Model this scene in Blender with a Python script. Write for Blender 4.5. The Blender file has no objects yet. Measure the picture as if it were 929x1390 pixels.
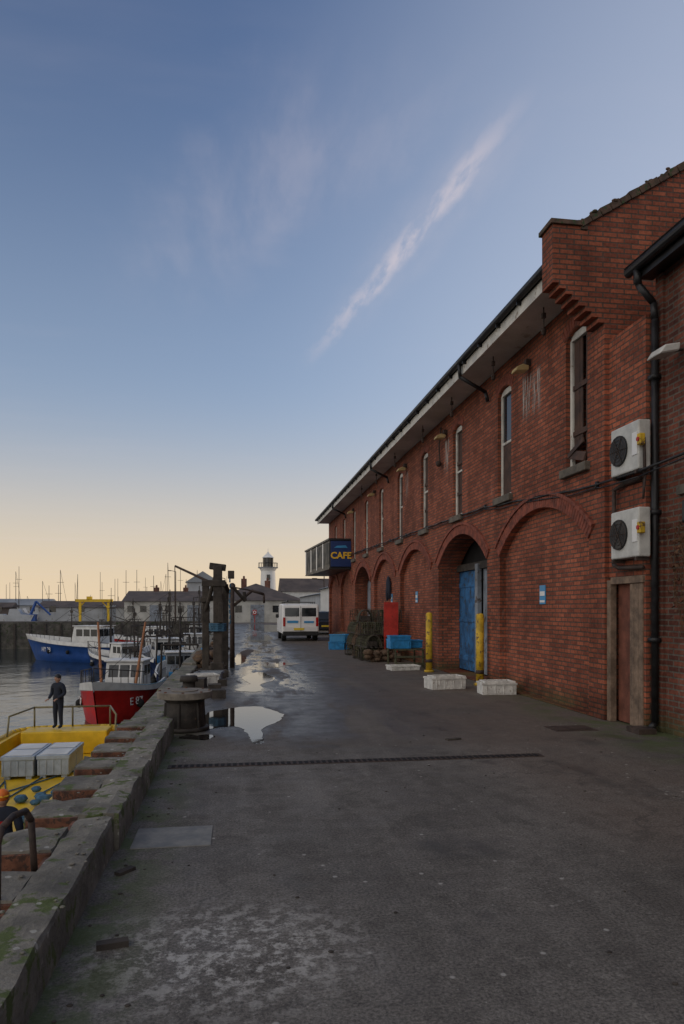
import bpy, bmesh, math, random
from mathutils import Vector, Matrix, Euler
random.seed(7)
R=random.Random(11)
sc=bpy.context.scene
sc.view_settings.view_transform='Standard'; sc.view_settings.look='None'; sc.view_settings.exposure=0
COL=sc.collection
# ---------------------------------------------------------------- materials
class NT:
    def __init__(s,name):
        s.m=bpy.data.materials.new(name); s.m.use_nodes=True
        s.t=s.m.node_tree; s.n=s.t.nodes; s.l=s.t.links
        s.b=s.n['Principled BSDF']
        s.pos=s.n.new('ShaderNodeNewGeometry').outputs['Position']
    def lk(s,a,b): s.l.new(a,b)
    def math(s,op,a,b=None,c=None,clamp=False):
        n=s.n.new('ShaderNodeMath'); n.operation=op; n.use_clamp=clamp
        for i,v in enumerate((a,b,c)):
            if v is None: continue
            if isinstance(v,(int,float)): n.inputs[i].default_value=v
            else: s.lk(v,n.inputs[i])
        return n.outputs[0]
    def scalev(s,v,sx,sy,sz):
        n=s.n.new('ShaderNodeVectorMath'); n.operation='MULTIPLY'; s.lk(v,n.inputs[0]); n.inputs[1].default_value=(sx,sy,sz); return n.outputs[0]
    def noise(s,scale,detail=4,rough=.55,vec=None,dist=0):
        n=s.n.new('ShaderNodeTexNoise'); n.inputs['Scale'].default_value=scale; n.inputs['Detail'].default_value=detail
        n.inputs['Roughness'].default_value=rough; n.inputs['Distortion'].default_value=dist
        s.lk(vec if vec is not None else s.pos,n.inputs['Vector']); return n.outputs['Fac']
    def vor(s,scale):
        v=s.n.new('ShaderNodeTexVoronoi'); v.inputs['Scale'].default_value=scale; s.lk(s.pos,v.inputs['Vector']); return v.outputs['Distance']
    def ramp(s,v,a,b,lo=0.,hi=1.):
        n=s.n.new('ShaderNodeMapRange'); n.interpolation_type='SMOOTHSTEP'
        s.lk(v,n.inputs[0]); n.inputs[1].default_value=a; n.inputs[2].default_value=b; n.inputs[3].default_value=lo; n.inputs[4].default_value=hi
        return n.outputs[0]
    def mix(s,f,a,b,mode='MIX'):
        n=s.n.new('ShaderNodeMix'); n.data_type='RGBA'; n.blend_type=mode
        ins=[n.inputs[0],n.inputs[6],n.inputs[7]]
        for i,v in zip(ins,(f,a,b)):
            if isinstance(v,(int,float)): i.default_value=v if i is ins[0] else (v,v,v,1)
            elif isinstance(v,tuple): i.default_value=(*v,1) if len(v)==3 else v
            else: s.lk(v,i)
        return n.outputs[2]
    def sep(s):
        n=s.n.new('ShaderNodeSeparateXYZ'); s.lk(s.pos,n.inputs[0]); return n.outputs
    def grey(s,v):
        n=s.n.new('ShaderNodeCombineColor')
        for i in range(3): s.lk(v,n.inputs[i])
        return n.outputs[0]
    def bump(s,h,strength=.4,dist=.01):
        n=s.n.new('ShaderNodeBump'); n.inputs['Strength'].default_value=strength; n.inputs['Distance'].default_value=dist
        s.lk(h,n.inputs['Height']); s.lk(n.outputs[0],s.b.inputs['Normal'])
def mat(name,col,rough=.6,var=.3,scale=3,metal=0,bump=.2,col2=None,amt=.0,fine=30,spec=.4,lichen=0):
    t=NT(name)
    n1=t.noise(scale,5,.6); n2=t.noise(fine,3,.6)
    f=t.math('ADD',t.ramp(n1,.3,.7,1-var,1+var*.6),t.math('MULTIPLY',t.math('SUBTRACT',n2,.5),var*.9))
    c=t.mix(1.,col,t.grey(f),'MULTIPLY')
    if col2 is not None:
        n3=t.noise(scale*2.3,6,.65)
        c=t.mix(t.ramp(n3,.62-amt*.3,.70-amt*.3),c,col2)
    if lichen:
        v=t.math('ADD',t.vor(11),t.math('MULTIPLY',t.math('SUBTRACT',n2,.5),.25))
        c=t.mix(t.math('MULTIPLY',t.ramp(v,.14,.2,1,0),t.ramp(n1,.42,.55,0,lichen)),c,(.46,.45,.40))
        g=t.noise(45,5,.7); c=t.mix(t.ramp(g,.6,.7,0,.5),c,(.09,.08,.065))
    t.lk(c,t.b.inputs['Base Color']); 
    t.lk(t.ramp(n1,.3,.7,max(.02,rough-.1),min(1,rough+.1)),t.b.inputs['Roughness'])
    t.b.inputs['Metallic'].default_value=metal
    t.b.inputs['Specular IOR Level'].default_value=spec
    if bump: t.bump(n2,bump,.01)
    return t.m
def brickmat(name,c1,c2,mortar,dirty=.35,white=.3,ms=.007):
    t=NT(name); o=t.sep()
    u=t.math('ADD',o[0],o[1])
    cv=t.n.new('ShaderNodeCombineXYZ'); t.lk(u,cv.inputs[0]); t.lk(o[2],cv.inputs[1])
    b=t.n.new('ShaderNodeTexBrick'); t.lk(cv.outputs[0],b.inputs['Vector'])
    b.inputs['Scale'].default_value=1; b.inputs['Brick Width'].default_value=.225; b.inputs['Row Height'].default_value=.075
    b.inputs['Mortar Size'].default_value=ms; b.inputs['Mortar Smooth'].default_value=.25; b.inputs['Bias'].default_value=-.1
    b.inputs['Color1'].default_value=(*c1,1); b.inputs['Color2'].default_value=(*c2,1); b.inputs['Mortar'].default_value=(*mortar,1)
    n1=t.noise(.55,7,.62); n2=t.noise(22,4,.6)
    st=t.noise(1.0,5,.6,vec=t.scalev(t.pos,2.2,2.2,.28))
    f=t.math('MULTIPLY',t.ramp(n1,.32,.68,1-dirty,1.12),t.ramp(st,.3,.66,1-dirty*.7,1.08))
    f=t.math('MULTIPLY',f,t.ramp(n2,.25,.75,.75,1.22))
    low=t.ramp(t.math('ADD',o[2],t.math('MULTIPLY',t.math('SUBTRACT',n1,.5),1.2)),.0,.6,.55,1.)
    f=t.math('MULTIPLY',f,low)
    c=t.mix(1.,b.outputs['Color'],t.grey(f),'MULTIPLY')
    n4=t.noise(3.1,2,.5)
    c=t.mix(t.ramp(n4,.60,.78,0,.4),c,(.12,.045,.03))
    n3=t.noise(1.6,8,.7,vec=t.scalev(t.pos,1.6,1.6,.7))
    c=t.mix(t.ramp(n3,.60,.78,0,white),c,(.42,.31,.26))
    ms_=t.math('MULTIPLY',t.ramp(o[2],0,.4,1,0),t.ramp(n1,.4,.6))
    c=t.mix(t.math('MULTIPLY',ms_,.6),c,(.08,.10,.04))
    t.lk(c,t.b.inputs['Base Color']); t.b.inputs['Roughness'].default_value=.88; t.b.inputs['Specular IOR Level'].default_value=.2
    h=t.math('ADD',t.math('MULTIPLY',b.outputs['Fac'],-1.),t.math('MULTIPLY',n2,.6))
    t.bump(h,.7,.01)
    return t.m
M={}
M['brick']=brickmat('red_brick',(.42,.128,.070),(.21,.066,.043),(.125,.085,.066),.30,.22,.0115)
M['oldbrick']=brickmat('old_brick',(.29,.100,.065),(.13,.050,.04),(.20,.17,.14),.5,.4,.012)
M['vous']=mat('arch_brick',(.25,.075,.048),.85,.5,7,bump=.4)
M['stone']=mat('sill_stone',(.15,.13,.105),.85,.4,5,bump=.5)
M['white']=mat('white_paint_weathered',(.66,.64,.58),.6,.25,3,col2=(.25,.19,.13),amt=.05)
M['soffit']=mat('soffit_board',(.66,.66,.64),.7,.25,.8,col2=(.35,.32,.28),amt=.0)
M['clean']=mat('clean_white',(.78,.78,.77),.35,.06,2,bump=0)
M['black']=mat('black_iron',(.018,.018,.02),.45,.4,6,bump=.1)
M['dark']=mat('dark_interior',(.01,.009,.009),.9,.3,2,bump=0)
M['board']=mat('brown_board',(.085,.048,.036),.8,.5,4,bump=.4)
M['slate']=mat('roof_slate',(.045,.045,.05),.7,.4,4,bump=.4)
M['cop']=mat('coping_moss',(.11,.07,.05),.9,.5,6,bump=.6,col2=(.05,.07,.03),amt=.3)
M['conc']=mat('quay_concrete',(.20,.185,.155),.9,.5,2.6,bump=1.,col2=(.085,.11,.035),amt=.30,lichen=.7)
M['concd']=mat('dark_concrete',(.10,.092,.08),.9,.5,1.2,bump=.6,col2=(.04,.055,.025),amt=.3)
M['rust']=mat('rust',(.17,.072,.042),.85,.6,9,bump=.6,col2=(.07,.04,.03),amt=.4)
M['rustd']=mat('dark_rust',(.062,.042,.034),.75,.5,9,bump=.5)
M['castiron']=mat('cast_iron_worn',(.040,.034,.029),.7,.6,7,bump=.6,col2=(.10,.065,.045),amt=.0)
M['rig']=mat('rigging_dark',(.05,.042,.036),.8,.4,5,bump=0)
M['timber']=mat('old_timber',(.065,.055,.047),.9,.5,5,bump=.6)
M['timberl']=mat('grey_timber',(.22,.155,.11),.85,.45,6,bump=.5)
M['yellow']=mat('yellow_paint',(.62,.40,.03),.6,.35,5,col2=(.15,.09,.04),amt=.25)
M['yboat']=mat('boat_yellow',(.74,.47,.02),.45,.2,1.5,col2=(.45,.3,.06),amt=.0)
M['blue']=mat('blue_door_paint',(.035,.145,.33),.6,.45,3,col2=(.04,.06,.09),amt=.25)
M['greydoor']=mat('grey_blue_door',(.24,.27,.31),.6,.35,2,col2=(.1,.08,.07),amt=.2)
M['cratb']=mat('blue_plastic',(.03,.25,.55),.45,.3,6)
M['cratw']=mat('white_fishbox',(.66,.65,.61),.6,.25,8,col2=(.35,.31,.26),amt=.1)
M['reddoor']=mat('red_paint',(.50,.04,.03),.6,.35,3,col2=(.2,.04,.03),amt=.1)
M['redboat']=mat('boat_red',(.58,.025,.02),.4,.2,2,bump=.05,col2=(.35,.06,.04),amt=-.1)
M['blueboat']=mat('boat_blue',(.02,.075,.28),.4,.2,2,bump=.05)
M['navy']=mat('boat_navy',(.015,.032,.10),.4,.2,2,bump=.05)
M['greenb']=mat('boat_green',(.02,.14,.12),.4,.2,2,bump=.05)
M['bwhite']=mat('boat_white',(.66,.66,.64),.5,.15,2,bump=.05,col2=(.42,.33,.24),amt=-.15)
M['anti']=mat('antifouling',(.15,.03,.02),.8,.3,3)
M['deck']=mat('boat_deck',(.16,.16,.15),.8,.3,3)
M['glass']=mat('dark_glass',(.012,.016,.02),.08,.1,2,bump=0,spec=.6)
M['orange']=mat('orange_buoy',(.75,.17,.02),.5,.15,4)
M['net']=mat('net_twine',(.085,.085,.05),.95,.5,10,bump=.6)
M['neto']=mat('net_brown',(.12,.078,.05),.95,.5,10,bump=.6)
M['rope']=mat('rope_blue',(.06,.14,.22),.9,.4,12)
M['cafe']=mat('sign_navy',(.012,.035,.14),.4,.1,2,bump=0)
M['letter']=mat('sign_yellow',(.85,.5,.03),.5,.05,2,bump=0)
M['signb']=mat('sign_blue',(.05,.28,.55),.4,.1,2,bump=0)
M['tyre']=mat('tyre',(.015,.015,.015),.85,.3,6)
M['redl']=mat('tail_light',(.4,.01,.01),.2,.1,2,bump=0)
M['plate']=mat('number_plate',(.75,.55,.05),.4,.05,2,bump=0)
M['car']=mat('car_paint_dark',(.03,.035,.045),.25,.1,2,bump=0)
M['skin']=mat('skin',(.42,.24,.17),.6,.1,5,bump=0)
M['cloth']=mat('navy_cloth',(.02,.025,.04),.9,.3,12)
M['shed']=mat('shed_cladding',(.40,.42,.44),.7,.2,.7,col2=(.25,.23,.2),amt=.1)
M['shedb']=mat('shed_cream',(.46,.45,.41),.75,.25,.7,col2=(.28,.26,.23),amt=.1)
M['roofd']=mat('roof_dark',(.10,.08,.072),.85,.35,.8)
M['roofg']=mat('roof_grey',(.24,.26,.28),.7,.25,.5)
M['lhw']=mat('lighthouse_white',(.75,.75,.73),.6,.08,1,bump=0)
M['leaf']=mat('creeper_leaf',(.12,.06,.03),.8,.5,9)
M['acwhite']=mat('ac_casing',(.58,.58,.55),.5,.2,4)
M['hill']=mat('hill_green',(.06,.07,.05),.95,.3,.02,bump=0)
# ground -------------------------------------------------------
def groundmat():
    t=NT('asphalt'); o=t.sep(); X,Y=o[0],o[1]
    nb=t.noise(.45,7,.62); nm=t.noise(2.4,6,.65); nf=t.noise(60,4,.7); nf2=t.noise(150,2,.6); nk=t.noise(9,7,.7)
    tr=t.noise(1.,5,.6,vec=t.scalev(t.pos,3.2,.22,1))
    c=t.mix(t.ramp(nb,.35,.65),(.094,.084,.073),(.155,.140,.122))
    c=t.mix(t.ramp(nm,.45,.68,0,.7),c,(.076,.068,.060))
    c=t.mix(t.ramp(tr,.45,.7,0,.5),c,(.18,.165,.145))
    c=t.mix(t.ramp(nk,.50,.66,0,.45),c,(.065,.058,.052))
    c=t.mix(t.ramp(nk,.48,.34,0,.35),c,(.21,.192,.168))
    c=t.mix(t.math('MULTIPLY',t.ramp(Y,8.2,8.35),.4),c,(.115,.094,.076))
    rgt=t.math('MULTIPLY',t.ramp(X,2.2,3.2),t.ramp(nb,.3,.6))
    c=t.mix(t.math('MULTIPLY',rgt,.42),c,(.115,.076,.055))
    c=t.mix(1.,c,t.grey(t.ramp(nf,.25,.75,.35,1.7)),'MULTIPLY')
    c=t.mix(t.ramp(nf2,.60,.72,0,.5),c,(.38,.355,.315))
    c=t.mix(t.ramp(nf2,.40,.30,0,.5),c,(.033,.030,.027))
    vm=t.math('MULTIPLY',t.ramp(t.math('ADD',t.vor(5.5),t.math('MULTIPLY',t.math('SUBTRACT',nf,.5),.12)),.05,.10,1,0),t.ramp(t.noise(1.3,2),.42,.50))
    c=t.mix(t.math('MULTIPLY',vm,.65),c,(.48,.46,.42))
    vm2=t.math('MULTIPLY',t.ramp(t.vor(17),.06,.12,1,0),t.ramp(t.noise(1.9,3),.48,.58))
    c=t.mix(t.math('MULTIPLY',vm2,.55),c,(.42,.40,.36))
    dx=t.math('SUBTRACT',X,-.05); dy=t.math('SUBTRACT',Y,3.45)
    r=t.math('SQRT',t.math('ADD',t.math('MULTIPLY',dx,dx),t.math('MULTIPLY',t.math('MULTIPLY',dy,dy),1.6)))
    pm=t.math('MULTIPLY',t.ramp(r,.15,1.0,1,0),t.ramp(t.noise(11,9,.78),.48,.58))
    c=t.mix(t.math('MULTIPLY',pm,.8),c,(.52,.50,.46))
    pm2=t.math('MULTIPLY',t.ramp(t.noise(.8,3),.52,.62),t.ramp(t.noise(16,8,.8),.53,.66))
    c=t.mix(t.math('MULTIPLY',pm2,.5),c,(.38,.36,.32))
    oil=t.ramp(t.noise(.95,5,.6,vec=t.scalev(t.pos,1,.7,1)),.56,.68)
    c=t.mix(t.math('MULTIPLY',oil,.55),c,(.045,.042,.038))
    vc=t.n.new('ShaderNodeTexVoronoi'); vc.feature='DISTANCE_TO_EDGE'; vc.inputs['Scale'].default_value=.55
    nv=t.n.new('ShaderNodeTexNoise'); nv.inputs['Scale'].default_value=2.; nv.inputs['Detail'].default_value=5; t.lk(t.pos,nv.inputs['Vector'])
    av=t.n.new('ShaderNodeVectorMath'); av.operation='ADD'; t.lk(t.pos,av.inputs[0]); t.lk(nv.outputs['Color'],av.inputs[1]); t.lk(av.outputs[0],vc.inputs['Vector'])
    cr=t.math('MULTIPLY',t.ramp(vc.outputs['Distance'],.004,.014,1,0),t.ramp(nb,.45,.6))
    c=t.mix(t.math('MULTIPLY',cr,.4),c,(.035,.032,.028))
    ml=t.math('MULTIPLY',t.ramp(X,-.82,-.25,1,0),t.ramp(t.noise(3.,6,.7),.42,.56))
    ml=t.math('MULTIPLY',ml,t.ramp(Y,9,12,1,0))
    mr=t.math('MULTIPLY',t.math('MULTIPLY',t.ramp(X,4.2,5.3),t.ramp(Y,10,14,1,.15)),t.ramp(t.noise(1.6,6,.7),.42,.58))
    c=t.mix(t.math('MULTIPLY',t.math('MAXIMUM',ml,mr),.75),c,(.07,.10,.025))
    dmx=t.math('MULTIPLY',t.ramp(X,-1.3,-.4),t.ramp(X,1.3,4.0,1,0)); dmy=t.math('MULTIPLY',t.ramp(Y,8.3,9.6),t.ramp(Y,60,90,1,0))
    damp=t.math('MULTIPLY',t.math('MULTIPLY',dmx,dmy),t.ramp(t.noise(1.,6,.62,vec=t.scalev(t.pos,1.3,.35,1)),.36,.52))
    # standing film of water down the middle of the lane
    mid=t.math('ADD',X,t.math('MULTIPLY',Y,-.022))
    fm=t.math('MULTIPLY',t.math('MULTIPLY',t.ramp(mid,-.7,-.1),t.ramp(mid,.7,1.7,1,0)),t.ramp(Y,12.5,15))
    film=t.math('MULTIPLY',t.math('MULTIPLY',fm,t.ramp(Y,75,90,1,0)),t.ramp(t.noise(1.,6,.66,vec=t.scalev(t.pos,1.7,.42,1)),.44,.53))
    c=t.mix(t.math('MULTIPLY',damp,.65),c,(.038,.035,.031))
    c=t.mix(t.math('MULTIPLY',film,.8),c,(.026,.024,.021))
    t.lk(c,t.b.inputs['Base Color'])
    ro=t.math('SUBTRACT',t.ramp(nm,.3,.7,.68,.9),t.math('ADD',t.math('MULTIPLY',damp,.42),t.math('MULTIPLY',oil,.12)))
    ro=t.math('MAXIMUM',t.math('MULTIPLY',ro,t.math('SUBTRACT',1.,t.math('MULTIPLY',film,.85))),.05); t.lk(ro,t.b.inputs['Roughness'])
    t.b.inputs['Specular IOR Level'].default_value=.45
    t.bump(t.math('MULTIPLY',t.math('ADD',nf,t.math('MULTIPLY',nm,1.2)),t.math('SUBTRACT',1.,t.math('MULTIPLY',film,.9))),.6,.007)
    return t.m
M['ground']=groundmat()
def watermat():
    t=NT('harbour_water')
    n=t.noise(1.,6,.6,vec=t.scalev(t.pos,1.3,.8,1)); n2=t.noise(.25,3,.5)
    t.b.inputs['Base Color'].default_value=(.02,.03,.032,1); t.b.inputs['Roughness'].default_value=.05
    t.b.inputs['IOR'].default_value=1.33
    t.bump(t.math('ADD',n,t.math('MULTIPLY',n2,2.)),.25,.14); return t.m
M['water']=watermat()
def pudmat():
    t=NT('puddle_water'); t.b.inputs['Base Color'].default_value=(.018,.016,.014,1); t.b.inputs['Roughness'].default_value=.03
    t.b.inputs['Specular IOR Level'].default_value=.5
    t.bump(t.noise(6,3),.03,.01); return t.m
M['puddle']=pudmat()
# ---------------------------------------------------------------- geometry helper
class P:
    def __init__(s): s.bm=bmesh.new(); s.V=[]; s.F=[]
    def _add(s,vs,fs,mi=0):
        o=len(s.V); s.V+=vs; s.F+=[([o+i for i in f],mi) for f in fs]; return s
    def box(s,x0,x1,y0,y1,z0,z1,rot=None,mi=0):
        c=Vector(((x0+x1)/2,(y0+y1)/2,(z0+z1)/2)); h=((x1-x0)/2,(y1-y0)/2,(z1-z0)/2)
        vs=[Vector((a*h[0],b*h[1],d*h[2])) for a,b,d in ((-1,-1,-1),(1,-1,-1),(1,1,-1),(-1,1,-1),(-1,-1,1),(1,-1,1),(1,1,1),(-1,1,1))]
        if rot:
            m=Euler(rot).to_matrix(); vs=[m@v for v in vs]
        return s._add([v+c for v in vs],[(3,2,1,0),(4,5,6,7),(0,1,5,4),(1,2,6,5),(2,3,7,6),(3,0,4,7)],mi)
    def cyl(s,a,b,r0,r1=None,seg=12,mi=0):
        a,b=Vector(a),Vector(b); r1=r0 if r1 is None else r1
        q=(b-a).to_track_quat('Z','Y').to_matrix(); vs=[]
        for c,r in ((a,r0),(b,r1)):
            for i in range(seg):
                t=2*math.pi*i/seg; vs.append(c+q@Vector((r*math.cos(t),r*math.sin(t),0)))
        fs=[(i,(i+1)%seg,seg+(i+1)%seg,seg+i) for i in range(seg)]+[tuple(range(seg))[::-1],tuple(range(seg,2*seg))]
        return s._add(vs,fs,mi)
    def tube(s,pts,r,seg=8):
        for a,b in zip(pts,pts[1:]): s.cyl(a,b,r,r,seg)
        if r>.012:
            for p in pts[1:-1]: s.ball(p,r,seg=6)
        return s
    def ball(s,c,r,sc=(1,1,1),seg=12,mi=0):
        c=Vector(c); nv=max(4,seg//2); vs=[c+Vector((0,0,r*sc[2]))]
        for j in range(1,nv):
            ph=math.pi*j/nv
            for i in range(seg):
                t=2*math.pi*i/seg; vs.append(c+Vector((r*sc[0]*math.sin(ph)*math.cos(t),r*sc[1]*math.sin(ph)*math.sin(t),r*sc[2]*math.cos(ph))))
        vs.append(c-Vector((0,0,r*sc[2]))); L=len(vs)-1
        fs=[(0,1+i,1+(i+1)%seg) for i in range(seg)]
        for j in range(nv-2):
            o=1+j*seg; fs+=[(o+i,o+seg+i,o+seg+(i+1)%seg,o+(i+1)%seg) for i in range(seg)]
        o=1+(nv-2)*seg; fs+=[(L,o+(i+1)%seg,o+i) for i in range(seg)]
        return s._add(vs,fs,mi)
    def prism(s,pts,axis,a,b):
        def w(p,t):
            return Vector({'x':(t,p[0],p[1]),'y':(p[0],t,p[1]),'z':(p[0],p[1],t)}[axis])
        n=len(pts)
        return s._add([w(p,a) for p in pts]+[w(p,b) for p in pts],[tuple(range(n)),tuple(range(n,2*n))[::-1]]+[(i,n+i,n+(i+1)%n,(i+1)%n) for i in range(n)])
    def quad(s,*v): return s._add([Vector(p) for p in v],[tuple(range(len(v)))])
    def end(s,name,m,parent=None,smooth=False,bev=0,seg=1):
        vs=[s.bm.verts.new(v) for v in s.V]
        for f,mi in s.F:
            try: fa=s.bm.faces.new([vs[i] for i in f]); fa.material_index=mi
            except ValueError: pass
        bmesh.ops.recalc_face_normals(s.bm,faces=s.bm.faces)
        me=bpy.data.meshes.new(name); s.bm.to_mesh(me); s.bm.free()
        for x in (m if isinstance(m,(list,tuple)) else [m]): me.materials.append(M[x] if isinstance(x,str) else x)
        o=bpy.data.objects.new(name,me); COL.objects.link(o)
        if smooth: 
            for p in me.polygons: p.use_smooth=True
        if bev:
            b=o.modifiers.new('bevel','BEVEL'); b.width=bev; b.segments=seg; b.limit_method='ANGLE'
        if parent: o.parent=parent
        return o
def E(name,loc=(0,0,0),rz=0):
    o=bpy.data.objects.new(name,None); COL.objects.link(o); o.location=loc; o.rotation_euler=(0,0,rz); o.empty_display_size=.2; return o
def wallfill(name,outer,holes,x0,x1,m,parent):
    cu=bpy.data.curves.new(name,'CURVE'); cu.dimensions='2D'; cu.fill_mode='BOTH'; cu.extrude=(x1-x0)/2
    for pl in [outer]+holes:
        sp=cu.splines.new('POLY'); sp.points.add(len(pl)-1); sp.use_cyclic_u=True
        for i,p in enumerate(pl): sp.points[i].co=(p[0],p[1],0,1)
    t=bpy.data.objects.new('tmp',cu); COL.objects.link(t)
    dg=bpy.context.evaluated_depsgraph_get(); dg.update()
    me=bpy.data.meshes.new_from_object(t.evaluated_get(dg)); bpy.data.objects.remove(t)
    mt=Matrix(((0,0,1,(x0+x1)/2),(1,0,0,0),(0,1,0,0),(0,0,0,1)))
    me.transform(mt); me.materials.clear(); me.materials.append(M[m])
    o=bpy.data.objects.new(name,me); COL.objects.link(o); o.parent=parent; return o
def archpts(c,hw,spring,rise,base,n=18):
    pts=[(c-hw,base),(c+hw,base)]
    Rr=(hw*hw+rise*rise)/(2*rise); cz=spring+rise-Rr; a0=math.asin(hw/Rr)
    for i in range(n+1):
        a=a0-2*a0*i/n; pts.append((c+Rr*math.sin(a),cz+Rr*math.cos(a)))
    return pts,Rr,cz,a0
def voussoirs(p,X0,X1,c,hw,spring,rise,h,w=.075,gap=.010):
    _,Rr,cz,a0=archpts(c,hw,spring,rise,0)
    n=int(2*a0*(Rr+h/2)/(w+gap))
    for i in range(n):
        a=-a0+2*a0*(i+.5)/n
        cy=c+(Rr+h/2)*math.sin(a); z=cz+(Rr+h/2)*math.cos(a)
        p.box(X0,X1+R.uniform(-.003,.003),cy-w/2,cy+w/2,z-h/2,z+h/2,rot=(-a,0,0))
# ---------------------------------------------------------------- ground & water
g=P(); 
g.quad((-1.42,-60,0),(900,-60,0),(900,92,0),(-1.42,92,0)); g.quad((-900,92,0),(900,92,0),(900,2500,0),(-900,2500,0))
g.end('ground','ground')
P().quad((-900,-200,-3.3),(-1.42,-200,-3.3),(-1.42,92,-3.3),(-900,92,-3.3)).end('water','water')
q=E('quay_wall')
P().box(-1.415,-1.2,-60,91.9,-7,-.004).box(-900,-1.42,92.01,93,-7,-.004).end('wall_face','concd',q)
pf=P()
for i in range(60):
    y=10+i*1.35
    pf.box(-1.58,-1.42,y,y+.22,-5,-.15)
for i in range(0,200,4): 
    x=-90+i*.45
    pf.box(x,x+.25,91.8,92.0,-5,-.2)
pf.end('fender_piles','timber',q,bev=.02)
w=E('quay_parapet')
notch=[(3.3,3.62),(4.02,4.34),(4.76,5.06),(5.5,5.8),(6.24,6.54),(6.98,7.28),(7.72,8.02),(8.46,8.76)]
def rough_block(x0,x1,y0,y1,z0,z1,name,m,par,amp=.012,step=.12):
    p=P(); nx=max(2,int((x1-x0)/step)+1); ny=max(2,int((y1-y0)/step)+1)
    def jit(a): return R.uniform(-amp,amp)*a
    top=[]
    for i in range(nx+1):
        row=[]
        for j in range(ny+1):
            ed=(i in(0,nx))or(j in(0,ny)); x=x0+(x1-x0)*i/nx; y=y0+(y1-y0)*j/ny
            dz=jit(.5)-(abs(jit(1.4)) if ed else 0)
            if ed and R.random()<.08: dz-=.03
            row.append(p.bm.verts.new((x+(jit(1) if 0<i<nx else (abs(jit(1)) if i==0 else -abs(jit(1)))),y,z1+dz)))
        top.append(row)
    for i in range(nx):
        for j in range(ny): p.bm.faces.new((top[i][j],top[i+1][j],top[i+1][j+1],top[i][j+1]))
    ring=[top[i][0] for i in range(nx+1)]+[top[nx][j] for j in range(1,ny+1)]+[top[i][ny] for i in range(nx-1,-1,-1)]+[top[0][j] for j in range(ny-1,0,-1)]
    def proj(v,z,ins): 
        x=min(max(v.co.x,x0),x1); y=v.co.y
        if abs(v.co.x-x0)<.03: x=x0
        if abs(v.co.x-x1)<.03: x=x1
        return p.bm.verts.new((x,y,z))
    mid=[proj(v,z1-.035,0) for v in ring]; bot=[proj(v,z0,0) for v in ring]; n=len(ring)
    for a,b in ((ring,mid),(mid,bot)):
        for i in range(n): p.bm.faces.new((a[i],a[(i+1)%n],b[(i+1)%n],b[i]))
    return p.end(name,m,par)
rough_block(-1.06,-.82,-8,4.97,0,.25,'inner_kerb','conc',w)
rough_block(-1.06,-.79,5.0,9.32,0,.262,'inner_kerb','conc',w)
last=-8
for a,b in notch+[(9.32,9.4)]:
    rough_block(-1.42,-1.063,last,a,-.3,.245+R.uniform(-.006,.006),'tooth','conc',w,.01,.1); last=b
nr=P()
for a,b in notch:
    nr.box(-1.40,-1.065,a+.003,b-.003,-.3,.06)
    nr.box(-1.405,-1.066,b-.03,b-.004,.05,.225)
    nr.box(-1.095,-1.066,a+.004,b-.035,.05,.21)
nr.end('rusty_slots','rust',w)
lp=P()
for i in range(90):
    y=R.uniform(2.2,9.2); x=R.choice([-.8,-.82,-1.05])+R.uniform(-.15,0.0); 
    lp.ball((x,y,.255),R.uniform(.006,.018),(1,1,.4),6)
lp.end('grit','conc',w)
k=P(); y=9.45
while y<90:
    L=R.uniform(1.6,2.6); k.box(-1.44,-1.02+R.uniform(-.03,.03),y,y+L-.03,-.2,.16+R.uniform(-.03,.03)); y+=L
k.end('edge_coping','conc',w,bev=.03,seg=2)
h=E('mooring_hoop')
P().tube([(-1.14,3.62,.2),(-1.15,3.66,.50),(-1.15,3.72,.56),(-1.13,3.84,.585),(-1.11,3.98,.57),(-1.10,4.05,.50),(-1.09,4.08,.2)],.018,10).end('bar','rustd',h,True)
dr=E('drain_channel')
P().box(-.7,3.4,7.46,7.62,-.05,.006).end('frame','rustd',dr)
ds=P()
for i in range(64): ds.box(-.66+i*.063,-.66+i*.063+.038,7.485,7.595,.006,.010)
ds.end('slots','dark',dr)
mp=E('manhole_cover'); P().box(-.72,-.17,5.0,5.45,-.02,.007).end('plate',mat('plate_metal',(.19,.185,.17),.6,.35,8,bump=.3),mp,bev=.004)
mp2=E('manhole_cover'); P().box(4.25,4.85,8.95,9.35,-.02,.007).box(4.3,4.8,9.0,9.3,.007,.012).end('plate','rustd',mp2)
def puddle(pts):
    n=len(pts); out=[]
    for i in range(n):
        p0,p1,p2,p3=[Vector(pts[(i+j-1)%n]) for j in range(4)]
        for k in range(8):
            t=k/8; v=.5*((2*p1)+(-p0+p2)*t+(2*p0-5*p1+4*p2-p3)*t*t+(-p0+3*p1-3*p2+p3)*t**3)
            out.append((v.x+R.uniform(-.025,.025),v.y+R.uniform(-.06,.06)))
    p=P(); p.bm.faces.new([p.bm.verts.new((a,b,.004)) for a,b in out]); bmesh.ops.triangulate(p.bm,faces=p.bm.faces[:]); return p.end('puddle','puddle')
puddle([(-.45,9.9),(.0,10.0),(.15,9.4),(.2,8.75),(.34,8.8),(.36,9.7),(.62,10.4),(.72,11.1),(.3,12.0),(-.3,11.6),(-.55,10.8)])
puddle([(-.72,9.2),(-.35,9.05),(-.3,9.3),(-.62,9.4)])
puddle([(.0,14.4),(.5,14.2),(.55,15.5),(.9,16.6),(.6,18.5),(.15,17),(.3,15.6)])
puddle([(.9,19.6),(1.5,20.5),(1.9,21.2),(1.3,21.6),(.8,20.8)])
puddle([(.0,21),(.25,22),(.4,25),(.7,28),(.4,28.5),(.0,25)])
puddle([(.9,35),(1.8,37),(2.0,42),(1.2,45),(.6,40)])
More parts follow.
